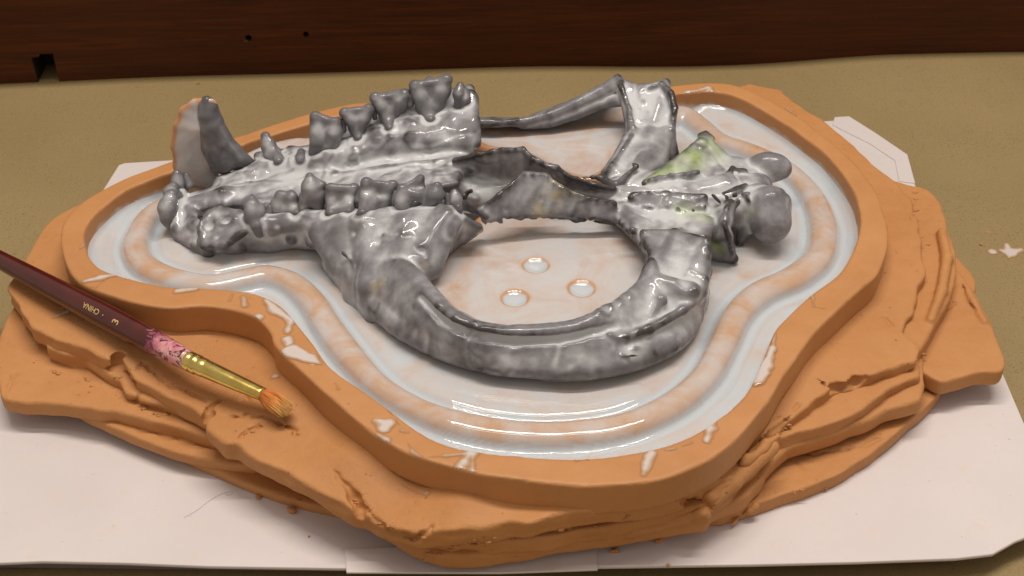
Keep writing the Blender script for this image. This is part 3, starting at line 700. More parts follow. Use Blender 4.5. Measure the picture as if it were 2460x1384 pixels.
splash([[(1820, 915, 20), (1838, 880, 14), (1855, 840, 10), (1862, 800, 6)], [(1790, 950, 12), (1820, 915, 14)], [(1760, 975, 5), (1790, 950, 8)]], seed=14, thick=.07)
splash([[(1950, 682, 4), (1995, 672, 5), (2050, 664, 3)]], seed=15, thick=.02)
splash([[(1930, 725, 2), (1955, 738, 3), (1985, 742, 2)]], seed=16, thick=.02)
splash([[(262, 664, 3), (230, 690, 3), (214, 690, 4)]], seed=41)
splash([[(1010, 1103, 3), (990, 1085, 2), (960, 1020, 2), (930, 985, 3)]], seed=42, thick=.012)
splash([[(560, 705, 5), (552, 722, 4)], [(600, 716, 5), (640, 735, 4)]], seed=43)
splash([[(815, 935, 4), (806, 922, 3)], [(838, 970, 4)]], seed=44)
splash([[(1385, 1106, 4)], [(1410, 1104, 3)]], seed=45)
splash([[(1640, 1072, 5), (1662, 1062, 4)], [(1600, 1082, 4), (1620, 1078, 3)]], seed=46)
splash([[(690, 815, 14), (705, 850, 10)]], seed=47, thick=.012)
splash([[(1645, 235, 10), (1700, 212, 12), (1710, 225, 8)]], seed=17, thick=.02)
splash([[(1890, 262, 6), (1930, 290, 3), (1960, 300, 2)]], seed=18, thick=.02)
splash([[(200, 590, 5), (192, 600, 4)]], seed=25, thick=.02)
splash([[(125, 765, 5), (165, 748, 9), (190, 738, 8)]], seed=19)
splash([[(660, 905, 13)]], seed=20)
splash([[(965, 1165, 2), (1000, 1185, 5), (1025, 1185, 11)]], seed=21)
splash([[(1531, 1218, 12)]], seed=22)
def wall_drip(pts, seed):
    o = strip([(p[0], p[1], hit(p[0], p[1])[2], p[3]*.8) for p in pts], k=.04, h=.03, seed=seed, parent=liquid, name='drip', mat=DRIP)
wall_drip([(1072, 1130, 3.5, .07), (1080, 1150, 3.2, .09), (1085, 1163, 3.02, .1)], 3)
wall_drip([(1018, 1110, 3.5, .04), (1030, 1140, 3.1, .06)], 4)
wall_drip([(1693, 1085, 3.4, .06), (1700, 1100, 3.15, .1)], 5)
wall_drip([(1530, 1160, 3.4, .05), (1532, 1166, 3.3, .06)], 6)

# ------------------------------------------------------------------ the skull
DZ = -.2
def D(L_): return [(p[0], p[1], p[2]+DZ)+tuple(p[3:]) for p in L_]
skull = empty('animal_skull', W(1150, 560, 2.9)*np.array([1, 1, 0])+np.array([0, 0, 2.9]))
tag(skull, 'dark grey predator skull lying palate up in the clay under a glossy milky coat', 'skull')
lo = W(380, 620, 3.0); hi = W(1910, 240, 4.0)
F = Field((W(370, 500, 4)[0]-.3, W(1300, 960, 3)[1]-.2, 2.5), (W(1915, 500, 4)[0]+.3, W(1300, 190, 5)[1]+.5, 7.0), .047)
C = lambda L_, k=.15, sub=False: F.chain(D(L_), k, sub)
S = lambda a, b, r, k=.12: F.sheet(D(a), D(b), r, k)
def jag(line, n, r, seed, up=.08):
    rs = np.random.RandomState(seed)
    for i in range(n):
        t = (i+rs.rand()*.7)/n*(len(line)-1); k = min(int(t), len(line)-2); f = t-k
        p = [line[k][j]*(1-f)+line[k+1][j]*f for j in range(3)]
        a = W(p[0], p[1], p[2]+DZ); b = a+np.array([rs.randn()*.06, rs.randn()*.05, up*(.4+rs.rand())])
        F.cap(a-np.array([0, 0, .08]), b, r*1.5, r*.6, .03)
        q = a+np.array([rs.randn()*.07, rs.randn()*.07, .02]); F.cap(q, q+rs.randn(3)*.05, r*.5, r*.5, .02, sub=True)
# --- snout and palate
C([(470, 578, 3.3, .3), (560, 585, 3.4, .32), (650, 575, 3.5, .38), (740, 560, 3.7, .45), (830, 575, 3.9, .55), (920, 590, 4.2, .6), (1000, 570, 4.5, .6), (1060, 560, 4.6, .5)], .25)
C([(500, 545, 3.8, .25), (560, 540, 4.0, .3), (640, 540, 4.2, .33), (740, 530, 4.35, .34), (840, 533, 4.6, .38), (940, 533, 4.8, .42), (1030, 528, 5.0, .42), (1090, 520, 5.15, .3)], .2)
C([(455, 490, 3.8, .22), (540, 475, 4.0, .3), (640, 470, 3.85, .4), (760, 450, 4.0, .42), (900, 430, 4.2, .45), (1020, 410, 4.4, .45), (1100, 395, 4.8, .35)], .3)
C([(530, 440, 3.9, .25), (620, 415, 4.1, .3), (720, 400, 4.4, .35), (820, 380, 4.7, .42), (920, 350, 5.0, .48), (1020, 335, 5.2, .5), (1100, 335, 5.2, .35)], .25)
C([(600, 420, 3.3, .4), (800, 390, 3.6, .6), (1000, 360, 4.0, .8), (1100, 380, 4.0, .6)], .3)
C([(560, 500, 3.3, .45), (760, 490, 3.5, .7), (950, 480, 3.8, .8), (1080, 470, 4.0, .6)], .3)
PM = [(500, 470, 3.85), (620, 455, 4.0), (750, 440, 4.25), (875, 420, 4.5), (990, 405, 4.7), (1110, 395, 4.85)]
S([(530, 440, 3.95), (640, 420, 4.15), (760, 398, 4.45), (900, 372, 4.8), (1020, 352, 5.05), (1125, 350, 5.1)], PM, .15, .2)
S(PM, [(470, 500, 3.8), (600, 488, 4.1), (740, 482, 4.4), (850, 474, 4.65), (960, 466, 4.85), (1095, 442, 5.0)], .15, .2)
C([(560, 445, 4.15, .06), (640, 436, 4.3, .05), (700, 440, 4.35, .06), (760, 418, 4.5, .07), (850, 412, 4.7, .05), (950, 396, 4.9, .07), (1090, 382, 5.05, .06)], .04)
C([(620, 455, 4.2, .05), (700, 465, 4.35, .06), (780, 452, 4.5, .05)], .04)
S([(620, 375, 4.2), (700, 365, 4.4), (760, 355, 4.6), (810, 342, 4.8), (860, 305, 5.1), (895, 280, 5.4), (940, 266, 5.55), (985, 243, 5.85), (1035, 240, 5.9), (1085, 226, 6.05), (1128, 215, 6.1)], [(620, 400, 4.2), (700, 385, 4.4), (760, 375, 4.7), (810, 362, 4.9), (860, 352, 5.1), (900, 340, 5.3), (940, 335, 5.4), (985, 330, 5.5), (1035, 325, 5.5), (1085, 320, 5.5), (1135, 320, 5.5)], .15, .15)
# far alveolar wall rising to the molars
S([(760, 372, 4.7), (850, 350, 5.0), (940, 332, 5.2), (1030, 312, 5.4), (1110, 270, 5.8), (1132, 240, 6.0)], [(760, 395, 4.6), (850, 375, 4.9), (940, 355, 5.1), (1030, 345, 5.3), (1110, 345, 5.3), (1140, 340, 5.2)], .22, .2)
S([(1132, 225, 6.2), (1140, 290, 5.7), (1143, 345, 5.2)], [(1100, 240, 5.6), (1100, 300, 5.2), (1110, 340, 5.0)], .14)
# premaxilla / incisor block
C([(440, 425, 4.1, .14), (437, 455, 4.0, .2), (425, 500, 3.8, .22), (425, 550, 3.45, .22)], .1)
C([(455, 470, 3.9, .1), (540, 452, 4.05, .07), (640, 440, 4.3, .05)], .05)
C([(450, 500, 3.85, .12), (520, 530, 3.9, .08), (560, 520, 4.1, .06)], .06)
S([(448, 500, 3.75), (470, 540, 3.8)], [(428, 570, 3.2), (470, 590, 3.3)], .14)
S([(482, 548, 3.92), (512, 512, 4.1), (575, 512, 4.25)], [(490, 592, 3.6), (535, 592, 3.75), (585, 560, 4.05)], .12, .1)
# nasal opening edge + canine socket of the near side
C([(480, 560, 3.85, .1), (500, 512, 4.1, .09), (530, 498, 4.25, .09), (575, 515, 4.3, .1), (560, 545, 4.1, .1), (520, 575, 3.8, .1), (480, 580, 3.6, .12)], .06)
C([(468, 590, 3.35, .14), (500, 608, 3.15, .2), (528, 600, 3.2, .16)], .08)
# cavities along the near jaw side
for p in [(545, 588, 3.55, .2), (585, 592, 3.45, .16), (700, 575, 3.8, .18)]: C([p], .08)
# root bulges on the near side
for x, y, z, r in [(690, 540, 4.15, .16), (740, 545, 4.3, .18), (790, 545, 4.4, .16), (830, 550, 4.5, .18), (880, 555, 4.6, .18), (920, 560, 4.7, .16)]:
    C([(x, y-10, z, r), (x+8, y+40, z-.55, r*.8)], .12)
for x, y, z in [(615, 560, 4.2), (665, 545, 4.35), (770, 530, 4.75), (812, 540, 4.75), (862, 540, 4.8), (945, 535, 5.05)]:
    C([(x, y, z, .10), (x+4, y+18, z-.2, .07)], .05, True)
# maxilla body towards the near arch
S([(770, 560, 4.3), (880, 545, 4.8), (980, 545, 5.0), (1075, 530, 5.2)], [(820, 640, 3.6), (890, 690, 3.9), (960, 690, 4.2), (1035, 640, 4.4)], .38, .25)
S([(800, 610, 3.6), (850, 650, 3.7), (900, 700, 3.8)], [(800, 640, 3.2), (855, 710, 3.2), (900, 760, 3.2)], .3, .25)
C([(985, 540, 5.1, .14), (1000, 530, 5.15, .15)], .1)
# molar peg wall with torn edge down to the orbit
S([(1035, 530, 5.35), (1058, 500, 5.5), (1085, 505, 5.45), (1112, 525, 5.2), (1150, 545, 4.8)], [(1042, 640, 4.1), (1055, 638, 4.1), (1080, 605, 4.1), (1110, 580, 4.15), (1155, 552, 4.3)], .11, .08)
jag([(1040, 525, 5.4), (1058, 497, 5.55), (1085, 503, 5.5), (1112, 522, 5.25)], 9, .05, 1)
jag([(1030, 590, 4.9), (1012, 600, 5.0), (1005, 585, 5.05)], 5, .05, 2)
C([(1005, 590, 5.0, .1), (1012, 612, 4.9, .12), (1030, 640, 4.6, .1), (1048, 655, 4.35, .08)], .06)
C([(1004, 600, 5.05, .09), (1012, 606, 5.0, .07)], .02, True)
# --- near arch: heavy curved band, crest line + outer wall
TOP = [(960, 640, 4.75), (985, 660, 4.8), (1015, 695, 4.75), (1060, 745, 4.65), (1120, 785, 4.55), (1190, 803, 4.5), (1260, 805, 4.5), (1330, 800, 4.5), (1400, 785, 4.55), (1465, 755, 4.6), (1530, 710, 4.65), (1570, 680, 4.7), (1610, 690, 4.7), (1660, 700, 4.7)]
BOT = [(850, 660, 3.5), (880, 710, 3.5), (930, 760, 3.5), (1000, 810, 3.55), (1080, 845, 3.6), (1165, 868, 3.65), (1250, 880, 3.65), (1330, 886, 3.65), (1410, 885, 3.65), (1490, 872, 3.65), (1560, 850, 3.6), (1620, 820, 3.55), (1660, 770, 3.45), (1685, 705, 3.4)]
TOP = [tuple(p) for p in catmull(TOP, 3, False)]; BOT = [tuple(p) for p in catmull(BOT, 3, False)]
S(TOP, BOT, .24, .15)
MID = [((t[0]*.5+b[0]*.5), (t[1]*.5+b[1]*.5)+2, (t[2]+b[2])/2-.06, .22) for t, b in zip(TOP, BOT)]
C(MID, .3)
C([(b[0], b[1]-4, b[2]+.04, .22) for b in BOT[3:-3]], .3)
# crest lip inside
C([(975, 640, 4.85, .14), (1000, 660, 4.85, .14), (1040, 705, 4.75, .16), (1090, 752, 4.6, .15), (1150, 782, 4.5, .15), (1237, 795, 4.45, .15), (1317, 793, 4.45, .15), (1400, 775, 4.5, .15), (1470, 738, 4.6, .14), (1535, 690, 4.75, .13), (1565, 642, 5.0, .09)], .08)
C([(1000, 690, 4.7, .1), (1030, 735, 4.5, .1), (1070, 775, 4.35, .1)], .05)
C([(1005, 735, 4.5, .12), (1045, 765, 4.35, .14), (1105, 806, 4.25, .15), (1170, 832, 4.2, .15), (1237, 840, 4.2, .15), (1400, 832, 4.2, .15), (1500, 812, 4.25, .15), (1560, 790, 4.3, .15), (1640, 745, 4.4, .14), (1685, 705, 4.5, .1)], .1)
C([(600, 508, 4.0, .16), (640, 503, 4.15, .2), (740, 503, 4.4, .22), (850, 500, 4.62, .24), (960, 496, 4.82, .24), (1090, 484, 4.98, .2)], .12)
# shallow gutter between crest and outer wall
C([(1010, 715, 4.8, .10), (1060, 768, 4.6, .12), (1130, 806, 4.52, .14), (1237, 820, 4.48, .14), (1350, 817, 4.48, .13), (1480, 785, 4.55, .12)], .08, True)
C([(860, 620, 4.1, .16), (880, 650, 4.0, .2), (900, 700, 3.8, .15)], .1)
C([(930, 690, 4.3, .14), (915, 660, 4.4, .1)], .06)
# near glenoid: cupped socket
S([(1545, 560, 4.85), (1621, 562, 5.0), (1697, 580, 5.15)], [(1575, 650, 4.8), (1625, 720, 4.45), (1685, 700, 4.6)], .13, .12)
S([(1697, 585, 5.1), (1698, 650, 4.7)], [(1690, 690, 4.4), (1680, 760, 3.6)], .11)
S([(1560, 680, 4.8), (1588, 720, 4.65)], [(1530, 700, 4.55), (1560, 770, 4.3)], .14)
F.tri(W(1565, 628, 5.05+DZ), W(1528, 700, 4.65+DZ), W(1596, 726, 4.6+DZ), .12, .1)
C([(1645, 620, 5.35, .3), (1650, 670, 5.2, .32)], .1, True)
C([(1640, 740, 4.35, .2), (1690, 705, 4.5, .1), (1698, 640, 4.85, .08), (1697, 582, 5.15, .08), (1680, 572, 5.15, .07)], .06)
C([(1620, 680, 4.1, .45), (1640, 640, 4.2, .4), (1600, 620, 4.3, .35)], .2)
C([(1600, 790, 3.7, .45), (1650, 730, 3.7, .4), (1670, 650, 3.6, .4)], .2)
# --- skull base
C([(1140, 480, 4.0, .45), (1250, 475, 4.0, .4), (1400, 480, 4.2, .35), (1500, 480, 4.45, .4), (1620, 480, 4.4, .55), (1740, 465, 4.4, .55), (1820, 450, 4.2, .5)], .3)
C([(1480, 445, 4.1, .3), (1560, 440, 4.1, .3), (1660, 430, 4.1, .36), (1760, 410, 4.1, .42), (1830, 405, 4.1, .42)], .25)
C([(1500, 500, 4.3, .3), (1600, 510, 4.25, .4), (1700, 515, 4.25, .45), (1790, 505, 4.2, .5)], .25)
C([(1520, 470, 3.8, .6), (1700, 460, 3.8, .8), (1800, 450, 3.8, .7)], .25)
C([(1470, 495, 4.5, .22), (1530, 545, 4.55, .25), (1570, 590, 4.5, .25)], .15)
C([(1490, 520, 4.2, .3), (1550, 575, 4.2, .3)], .2)
S([(1500, 500, 4.6), (1600, 510, 4.55), (1700, 540, 4.5)], [(1560, 590, 4.5), (1620, 570, 4.5), (1690, 575, 4.5)], .22, .2)
for p in [(1520, 555, 4.75, .14), (1545, 590, 4.7, .16), (1558, 608, 4.6, .12), (1570, 570, 4.8, .1)]: C([p], .08)
# far pterygoid: tall thin wall
S([(1095, 386, 5.3), (1150, 372, 5.6), (1204, 361, 5.8), (1256, 359, 5.9), (1282, 384, 5.75), (1338, 406, 5.55), (1373, 427, 5.35), (1430, 445, 5.1), (1475, 455, 4.9)],
  [(1100, 410, 4.7), (1150, 425, 4.6), (1204, 440, 4.5), (1256, 442, 4.5), (1290, 445, 4.5), (1345, 455, 4.5), (1380, 460, 4.5), (1430, 462, 4.6), (1470, 470, 4.6)], .09, .08)
# near pterygoid: broad leaf
S([(1152, 505, 5.0), (1199, 471, 5.35), (1260, 420, 5.75), (1312, 423, 5.7), (1347, 453, 5.45), (1403, 475, 5.2), (1475, 490, 4.9)],
  [(1165, 528, 4.7), (1200, 525, 4.7), (1243, 520, 4.7), (1321, 510, 4.7), (1370, 512, 4.7), (1420, 520, 4.6), (1480, 532, 4.4)], .10, .08)
C([(1152, 508, 5.0, .13), (1168, 522, 4.85, .1)], .06)
C([(1175, 536, 4.5, .06), (1243, 524, 4.6, .05), (1321, 516, 4.6, .05), (1400, 528, 4.4, .06), (1472, 538, 4.2, .07)], .05)
C([(1330, 490, 4.95, .07), (1400, 495, 4.9, .08), (1470, 535, 4.35, .06)], .05)
C([(1120, 465, 5.0, .08), (1132, 458, 5.15, .05)], .05); C([(1100, 470, 5.0, .1), (1118, 475, 4.9, .08)], .05)
C([(1100, 455, 4.3, .4), (1200, 462, 4.2, .4), (1320, 462, 4.3, .35), (1420, 470, 4.4, .3)], .2)
# bony pieces between the bullae
S([(1520, 470, 4.95), (1600, 468, 5.05), (1690, 475, 4.95)], [(1525, 492, 4.75), (1600, 500, 4.8), (1690, 490, 4.75)], .13, .08)
C([(1516, 475, 4.95, .14), (1530, 488, 4.8, .14), (1600, 500, 4.75, .08), (1650, 500, 4.75, .09), (1690, 492, 4.8, .06)], .05)
C([(1560, 435, 4.95, .1), (1610, 425, 5.05, .1), (1676, 414, 5.0, .07), (1580, 425, 5.0, .06)], .06)
C([(1712, 468, 5.1, .07), (1728, 485, 4.95, .06)], .05); C([(1735, 465, 5.0, .06), (1790, 445, 4.9, .1)], .06)
C([(1750, 420, 4.9, .12), (1760, 405, 4.95, .08), (1790, 412, 4.8, .1)], .08)
# condyles
F.ell(W(1846, 500, 4.2), (.74, .66, .74), .10, rz=.2)
F.ell(W(1852, 535, 3.9), (.66, .6, .66), .2, rz=.3)
F.ell(W(1810, 470, 4.35), (.5, .35, .35), .1)
F.ell(W(1800, 520, 4.75), (.2, .25, .3), .1, sub=True)
F.ell(W(1825, 470, 4.3), (.45, .35, .4), .12)
F.ell(W(1847, 402, 4.1), (.76, .50, .52), .08, rz=-.15)
C([(1800, 395, 4.3, .14), (1760, 385, 4.3, .07)], .08)
C([(1790, 545, 3.8, .25), (1775, 590, 3.2, .12)], .12)
C([(1790, 500, 4.5, .14), (1775, 480, 4.7, .1)], .1)
jag([(1204, 361, 5.85), (1256, 359, 5.95), (1282, 384, 5.8), (1338, 406, 5.6), (1430, 445, 5.15)], 22, .04, 3)
jag([(1199, 471, 5.35), (1260, 420, 5.8), (1312, 423, 5.75), (1347, 453, 5.5), (1403, 475, 5.25), (1475, 490, 4.95)], 22, .04, 4)
jag([(1165, 536, 4.7), (1243, 524, 4.65), (1321, 514, 4.65), (1400, 526, 4.4)], 16, .045, 5, .02)
jag([(1516, 470, 5.0), (1560, 462, 5.1), (1620, 466, 5.1), (1690, 478, 5.0)], 16, .05, 6)
jag([(1520, 490, 4.85), (1570, 500, 4.85), (1640, 503, 4.85), (1700, 492, 4.85)], 16, .05, 7)
jag([(1560, 435, 5.0), (1610, 425, 5.1), (1676, 414, 5.05)], 12, .04, 8)
jag([(1757, 486, 5.0), (1745, 505, 4.95), (1740, 540, 4.8), (1752, 575, 4.4), (1763, 615, 3.6)], 22, .045, 9)
jag([(1545, 557, 4.95), (1565, 600, 4.8), (1555, 625, 4.7)], 12, .06, 10)
jag([(1600, 560, 5.0), (1660, 570, 5.1), (1697, 580, 5.2), (1698, 640, 4.9), (1690, 700, 4.55)], 16, .035, 11, .03)
jag([(1484, 185, 5.7), (1495, 215, 5.55), (1512, 260, 5.2), (1518, 318, 4.8)], 14, .045, 12, .05)
jag([(1585, 203, 5.65), (1612, 225, 5.55), (1620, 260, 5.3), (1615, 320, 4.7)], 14, .045, 13, .05)
jag([(1460, 480, 4.8), (1480, 520, 4.6), (1530, 570, 4.6), (1550, 600, 4.6)], 18, .06, 14, .05)
jag([(1480, 385, 4.55), (1440, 425, 4.45), (1380, 425, 4.6)], 8, .04, 15, .03)
jag([(1095, 400, 5.1), (1130, 410, 5.0), (1150, 350, 5.3)], 8, .05, 16, .03)
jag([(1745, 470, 5.0), (1790, 460, 4.95), (1800, 480, 4.9)], 8, .05, 17)
rsx = np.random.RandomState(77)
for _ in range(26):
    t = rsx.rand(); x = 960+t*640; y = 850+45*math.sin(t*3.1)+rsx.randn()*16; zb = 3.9
    a = W(x, y, zb); b = W(x+rsx.randn()*35, y+rsx.randn()*5, zb+rsx.randn()*.06)
    F.cap(a+np.array([0, -.12, 0]), b+np.array([0, -.12, 0]), .035, .02, .05)
for i, l in enumerate([[(820, 600, 4.5), (860, 640, 4.3)], [(920, 560, 5.1), (1000, 570, 5.1)], [(880, 640, 4.3), (920, 700, 4.2)]]): jag(l, 9, .05, 30+i, .0)
# far jaw joint block
S([(1490, 200, 5.45), (1540, 215, 5.35), (1600, 200, 5.5)], [(1516, 318, 4.6), (1560, 322, 4.6), (1612, 310, 4.6)], .16, .12)
C([(1484, 185, 5.65, .10), (1495, 215, 5.5, .10), (1512, 260, 5.15, .09), (1518, 318, 4.75, .09)], .06)
C([(1590, 200, 5.6, .11), (1612, 225, 5.5, .12), (1620, 260, 5.2, .12), (1612, 320, 4.6, .14), (1625, 370, 4.0, .1)], .08)
C([(1585, 203, 5.6, .11), (1560, 215, 5.45, .1)], .06)
S([(1516, 322, 4.65), (1560, 325, 4.6), (1600, 320, 4.6)], [(1460, 420, 4.15), (1520, 420, 4.2), (1590, 400, 4.0)], .2, .2)
C([(1595, 350, 4.2, .25), (1610, 380, 3.8, .2)], .15)
C([(1518, 325, 4.8, .07), (1480, 385, 4.5, .07), (1440, 425, 4.4, .06), (1360, 425, 4.6, .05)], .05)
C([(1440, 425, 4.35, .1), (1480, 445, 4.5, .12), (1530, 400, 4.6, .08), (1522, 395, 4.65, .08)], .08)
C([(1560, 260, 4.6, .35), (1570, 330, 4.2, .4)], .2)
# far arch: thin bar
C([(1140, 295, 4.5, .19), (1200, 297, 4.45, .17), (1260, 293, 4.45, .17), (1320, 279, 4.6, .19), (1380, 254, 4.85, .22), (1440, 224, 5.15, .25), (1484, 200, 5.45, .24)], .08)
C([(1250, 304, 4.2, .14), (1320, 296, 4.35, .17), (1390, 272, 4.6, .2), (1450, 246, 4.85, .22), (1495, 240, 5.0, .24)], .03)
S([(1140, 291, 4.4), (1260, 290, 4.4), (1380, 248, 4.8), (1480, 200, 5.3)], [(1140, 291, 3.8), (1260, 290, 3.8), (1380, 248, 4.1), (1480, 215, 4.4)], .1)
# green plasticine fillings (coated too)
for a, b, c in (((1693, 332, 5.0), (1552, 440, 4.55), (1655, 422, 4.6)), ((1693, 332, 5.0), (1655, 422, 4.6), (1762, 398, 4.35))):
    F.tri(W(a[0], a[1], a[2]+DZ), W(b[0], b[1], b[2]+DZ), W(c[0], c[1], c[2]+DZ), .13, .15)
C([(1690, 345, 4.75, .16), (1700, 375, 4.4, .38), (1720, 395, 4.2, .35)], .2)
S([(1690, 335, 4.9), (1695, 350, 4.8)], [(1650, 390, 4.4), (1740, 385, 4.4)], .12, .15)
C([(1650, 395, 4.35, .15), (1590, 415, 4.4, .14), (1548, 440, 4.5, .1)], .12)
C([(1680, 325, 5.0, .08), (1695, 318, 5.1, .09), (1712, 332, 4.95, .09)], .04)
C([(1600, 525, 4.5, .2), (1660, 540, 4.45, .25), (1700, 520, 4.45, .2)], .2)
S([(1755, 490, 4.9), (1740, 530, 4.7), (1750, 570, 4.3), (1763, 622, 3.4)], [(1725, 500, 4.6), (1705, 540, 4.2), (1702, 580, 3.8), (1705, 620, 3.2)], .14, .12)
C([(1757, 486, 4.95, .11), (1745, 500, 4.95, .08), (1742, 540, 4.75, .08), (1752, 575, 4.35, .07), (1763, 622, 3.4, .05)], .04)
C([(1775, 485, 4.85, .08), (1762, 500, 4.85, .08), (1760, 540, 4.6, .06)], .05)
def bone_z(px, py):
    for zz in np.linspace(6.9, 2.9, 160):
        p = W(px, py, zz); q = np.round((p-F.lo)/F.h).astype(int)
        if (q >= 0).all() and (q < F.d.shape).all() and F.d[tuple(q)] < 0: return zz
    return None
for x, y, r, dz in ((500, 541, .17, .04), (538, 524, .22, .06), (545, 530, .15, .02), (520, 568, .07, 0), (1013, 603, .10, 0), (1020, 612, .08, 0), (600, 433, .06, .02), (700, 452, .06, .02), (640, 440, .04, 0), (618, 505, .10, .03), (846, 560, .09, .04), (905, 580, .10, .05), (1215, 505, .06, .02), (1300, 480, .05, .01), (1700, 505, .09, .03), (1780, 470, .08, .02)):
    zb = bone_z(x, y)
    if zb is not None: c = W(x, y, zb+dz); F.cap(c, c+np.array([.03, -.02, 0]), r, r*.9, .05, sub=True)
for x, y, r in ((486, 555, .05), (478, 590, .1), (505, 612, .12)):
    zb = bone_z(x, y)
    if zb is not None: c = W(x, y, zb-.02); F.cap(c, c, r, r, .06)
# rims of the empty sockets
def ring(cx, cy, rx, ry, r, n=14):
    P = []
    for i in range(n+1):
        a = i/n*6.283; x, y = cx+rx*math.cos(a), cy+ry*math.sin(a); zb = bone_z(x, y); P.append(W(x, y, (zb if zb is not None else 3.8)-.01))
    for a, b in zip(P[:-1], P[1:]):
        if np.linalg.norm(a-b) < .5: F.cap(a, b, r, r, .03)
ring(500, 540, 19, 19, .045); ring(540, 523, 25, 20, .05)
# weathered relief
nA = noise3(F.x, F.y, F.z, .55, 201); nB = noise3(F.x, F.y, F.z, .22, 202)
nC = noise3(F.x, F.y, F.z, .13, 206)
F.d += (.012*nA + .008*nB + .004*nC + .035*np.clip(1-np.abs(noise3(F.x, F.y, F.z, .8, 203))*6, 0, 1)*np.clip(noise3(F.x, F.y, F.z, 1.0, 204)*2+.6, 0, 1) - .055*np.clip(1-np.abs(noise3(F.x, F.y, F.z, .5, 207)+.35*noise3(F.x, F.y, F.z, .16, 209))*5, 0, 1)*np.clip(noise3(F.x, F.y, F.z, .8, 208)*2+.1, 0, 1)).astype(np.float32)
F.blur(1)

def coat_attr(F, V, r1=7, r2=3, g1=2.2, g2=3.4):
    s1 = sample(F, boxblur(F.d, r1, 1), V); s2 = sample(F, boxblur(F.d, r2, 1), V)
    return s1*0-(s1-s1)*0, s1, s2
B1 = boxblur(F.d, 9, 1); B2 = boxblur(F.d, 3, 1)
V, Q = surfnets(F)
s1 = sample(F, B1, V); s2 = sample(F, B2, V)
# outward-bulging places have positive blurred distance (thin coat); hollows negative (thick coat)
pool = .26 - .7*np.clip(s1-.14, -.4, .25) - 13*(s2-.018)
def near(pts, rad):
    d = np.full(len(V), 9.0)
    for p in pts:
        c = W(p[0], p[1], p[2]+DZ); d = np.minimum(d, np.sqrt(((V-c)**2).sum(1))/p[3])
    return np.clip(1.35-d, 0, 1)**.8
green = near([(1665, 390, 4.7, .5), (1720, 385, 4.5, .4), (1590, 428, 4.6, .35), (1625, 415, 4.65, .4), (1570, 440, 4.6, .25), (1700, 365, 4.6, .5), (1690, 345, 4.8, .35), (1720, 390, 4.3, .4), (1650, 395, 4.4, .3), (1600, 412, 4.45, .25), (1560, 435, 4.5, .22), (1640, 525, 4.5, .45), (1680, 535, 4.5, .4), (1720, 550, 4.2, .3), (1715, 590, 3.8, .35), (1730, 515, 4.6, .2), (1800, 505, 4.6, .15)], 1)
gx = near([(1695, 318, 5.15, .2), (1762, 560, 4.5, .25), (1765, 600, 4.0, .25), (1757, 486, 5.0, .25)], 1)
green = np.clip(green-gx*.9, 0, 1)
yel = near([(1330, 465, 5.3, .4), (1300, 500, 5.0, .4), (910, 690, 4.3, .3), (1020, 640, 4.8, .2), (1370, 465, 5.2, .3)], 1)
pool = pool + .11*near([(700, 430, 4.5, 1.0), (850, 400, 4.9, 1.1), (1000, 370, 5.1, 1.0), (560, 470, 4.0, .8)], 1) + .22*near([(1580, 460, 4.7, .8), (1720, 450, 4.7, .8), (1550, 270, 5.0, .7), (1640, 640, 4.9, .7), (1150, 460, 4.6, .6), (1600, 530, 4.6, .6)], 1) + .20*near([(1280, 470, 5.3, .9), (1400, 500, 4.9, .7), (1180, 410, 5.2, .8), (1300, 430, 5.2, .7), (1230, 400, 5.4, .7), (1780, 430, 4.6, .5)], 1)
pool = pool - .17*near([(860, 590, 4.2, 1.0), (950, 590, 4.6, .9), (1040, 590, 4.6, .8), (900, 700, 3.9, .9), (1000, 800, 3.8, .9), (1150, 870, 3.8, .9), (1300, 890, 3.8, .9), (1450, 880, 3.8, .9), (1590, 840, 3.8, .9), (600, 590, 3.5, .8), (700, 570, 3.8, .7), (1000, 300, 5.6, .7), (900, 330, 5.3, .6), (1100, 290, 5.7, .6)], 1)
BONE_V, BONE_Q, BONE_P, BONE_G, BONE_Y = V, Q, pool, green, yel
TOOTH_PTS = []
if 0: build('bone', V, Q, BONE, skull, attrs={'pool': np.clip(pool, 0, 1), 'green': green, 'yellow': yel})

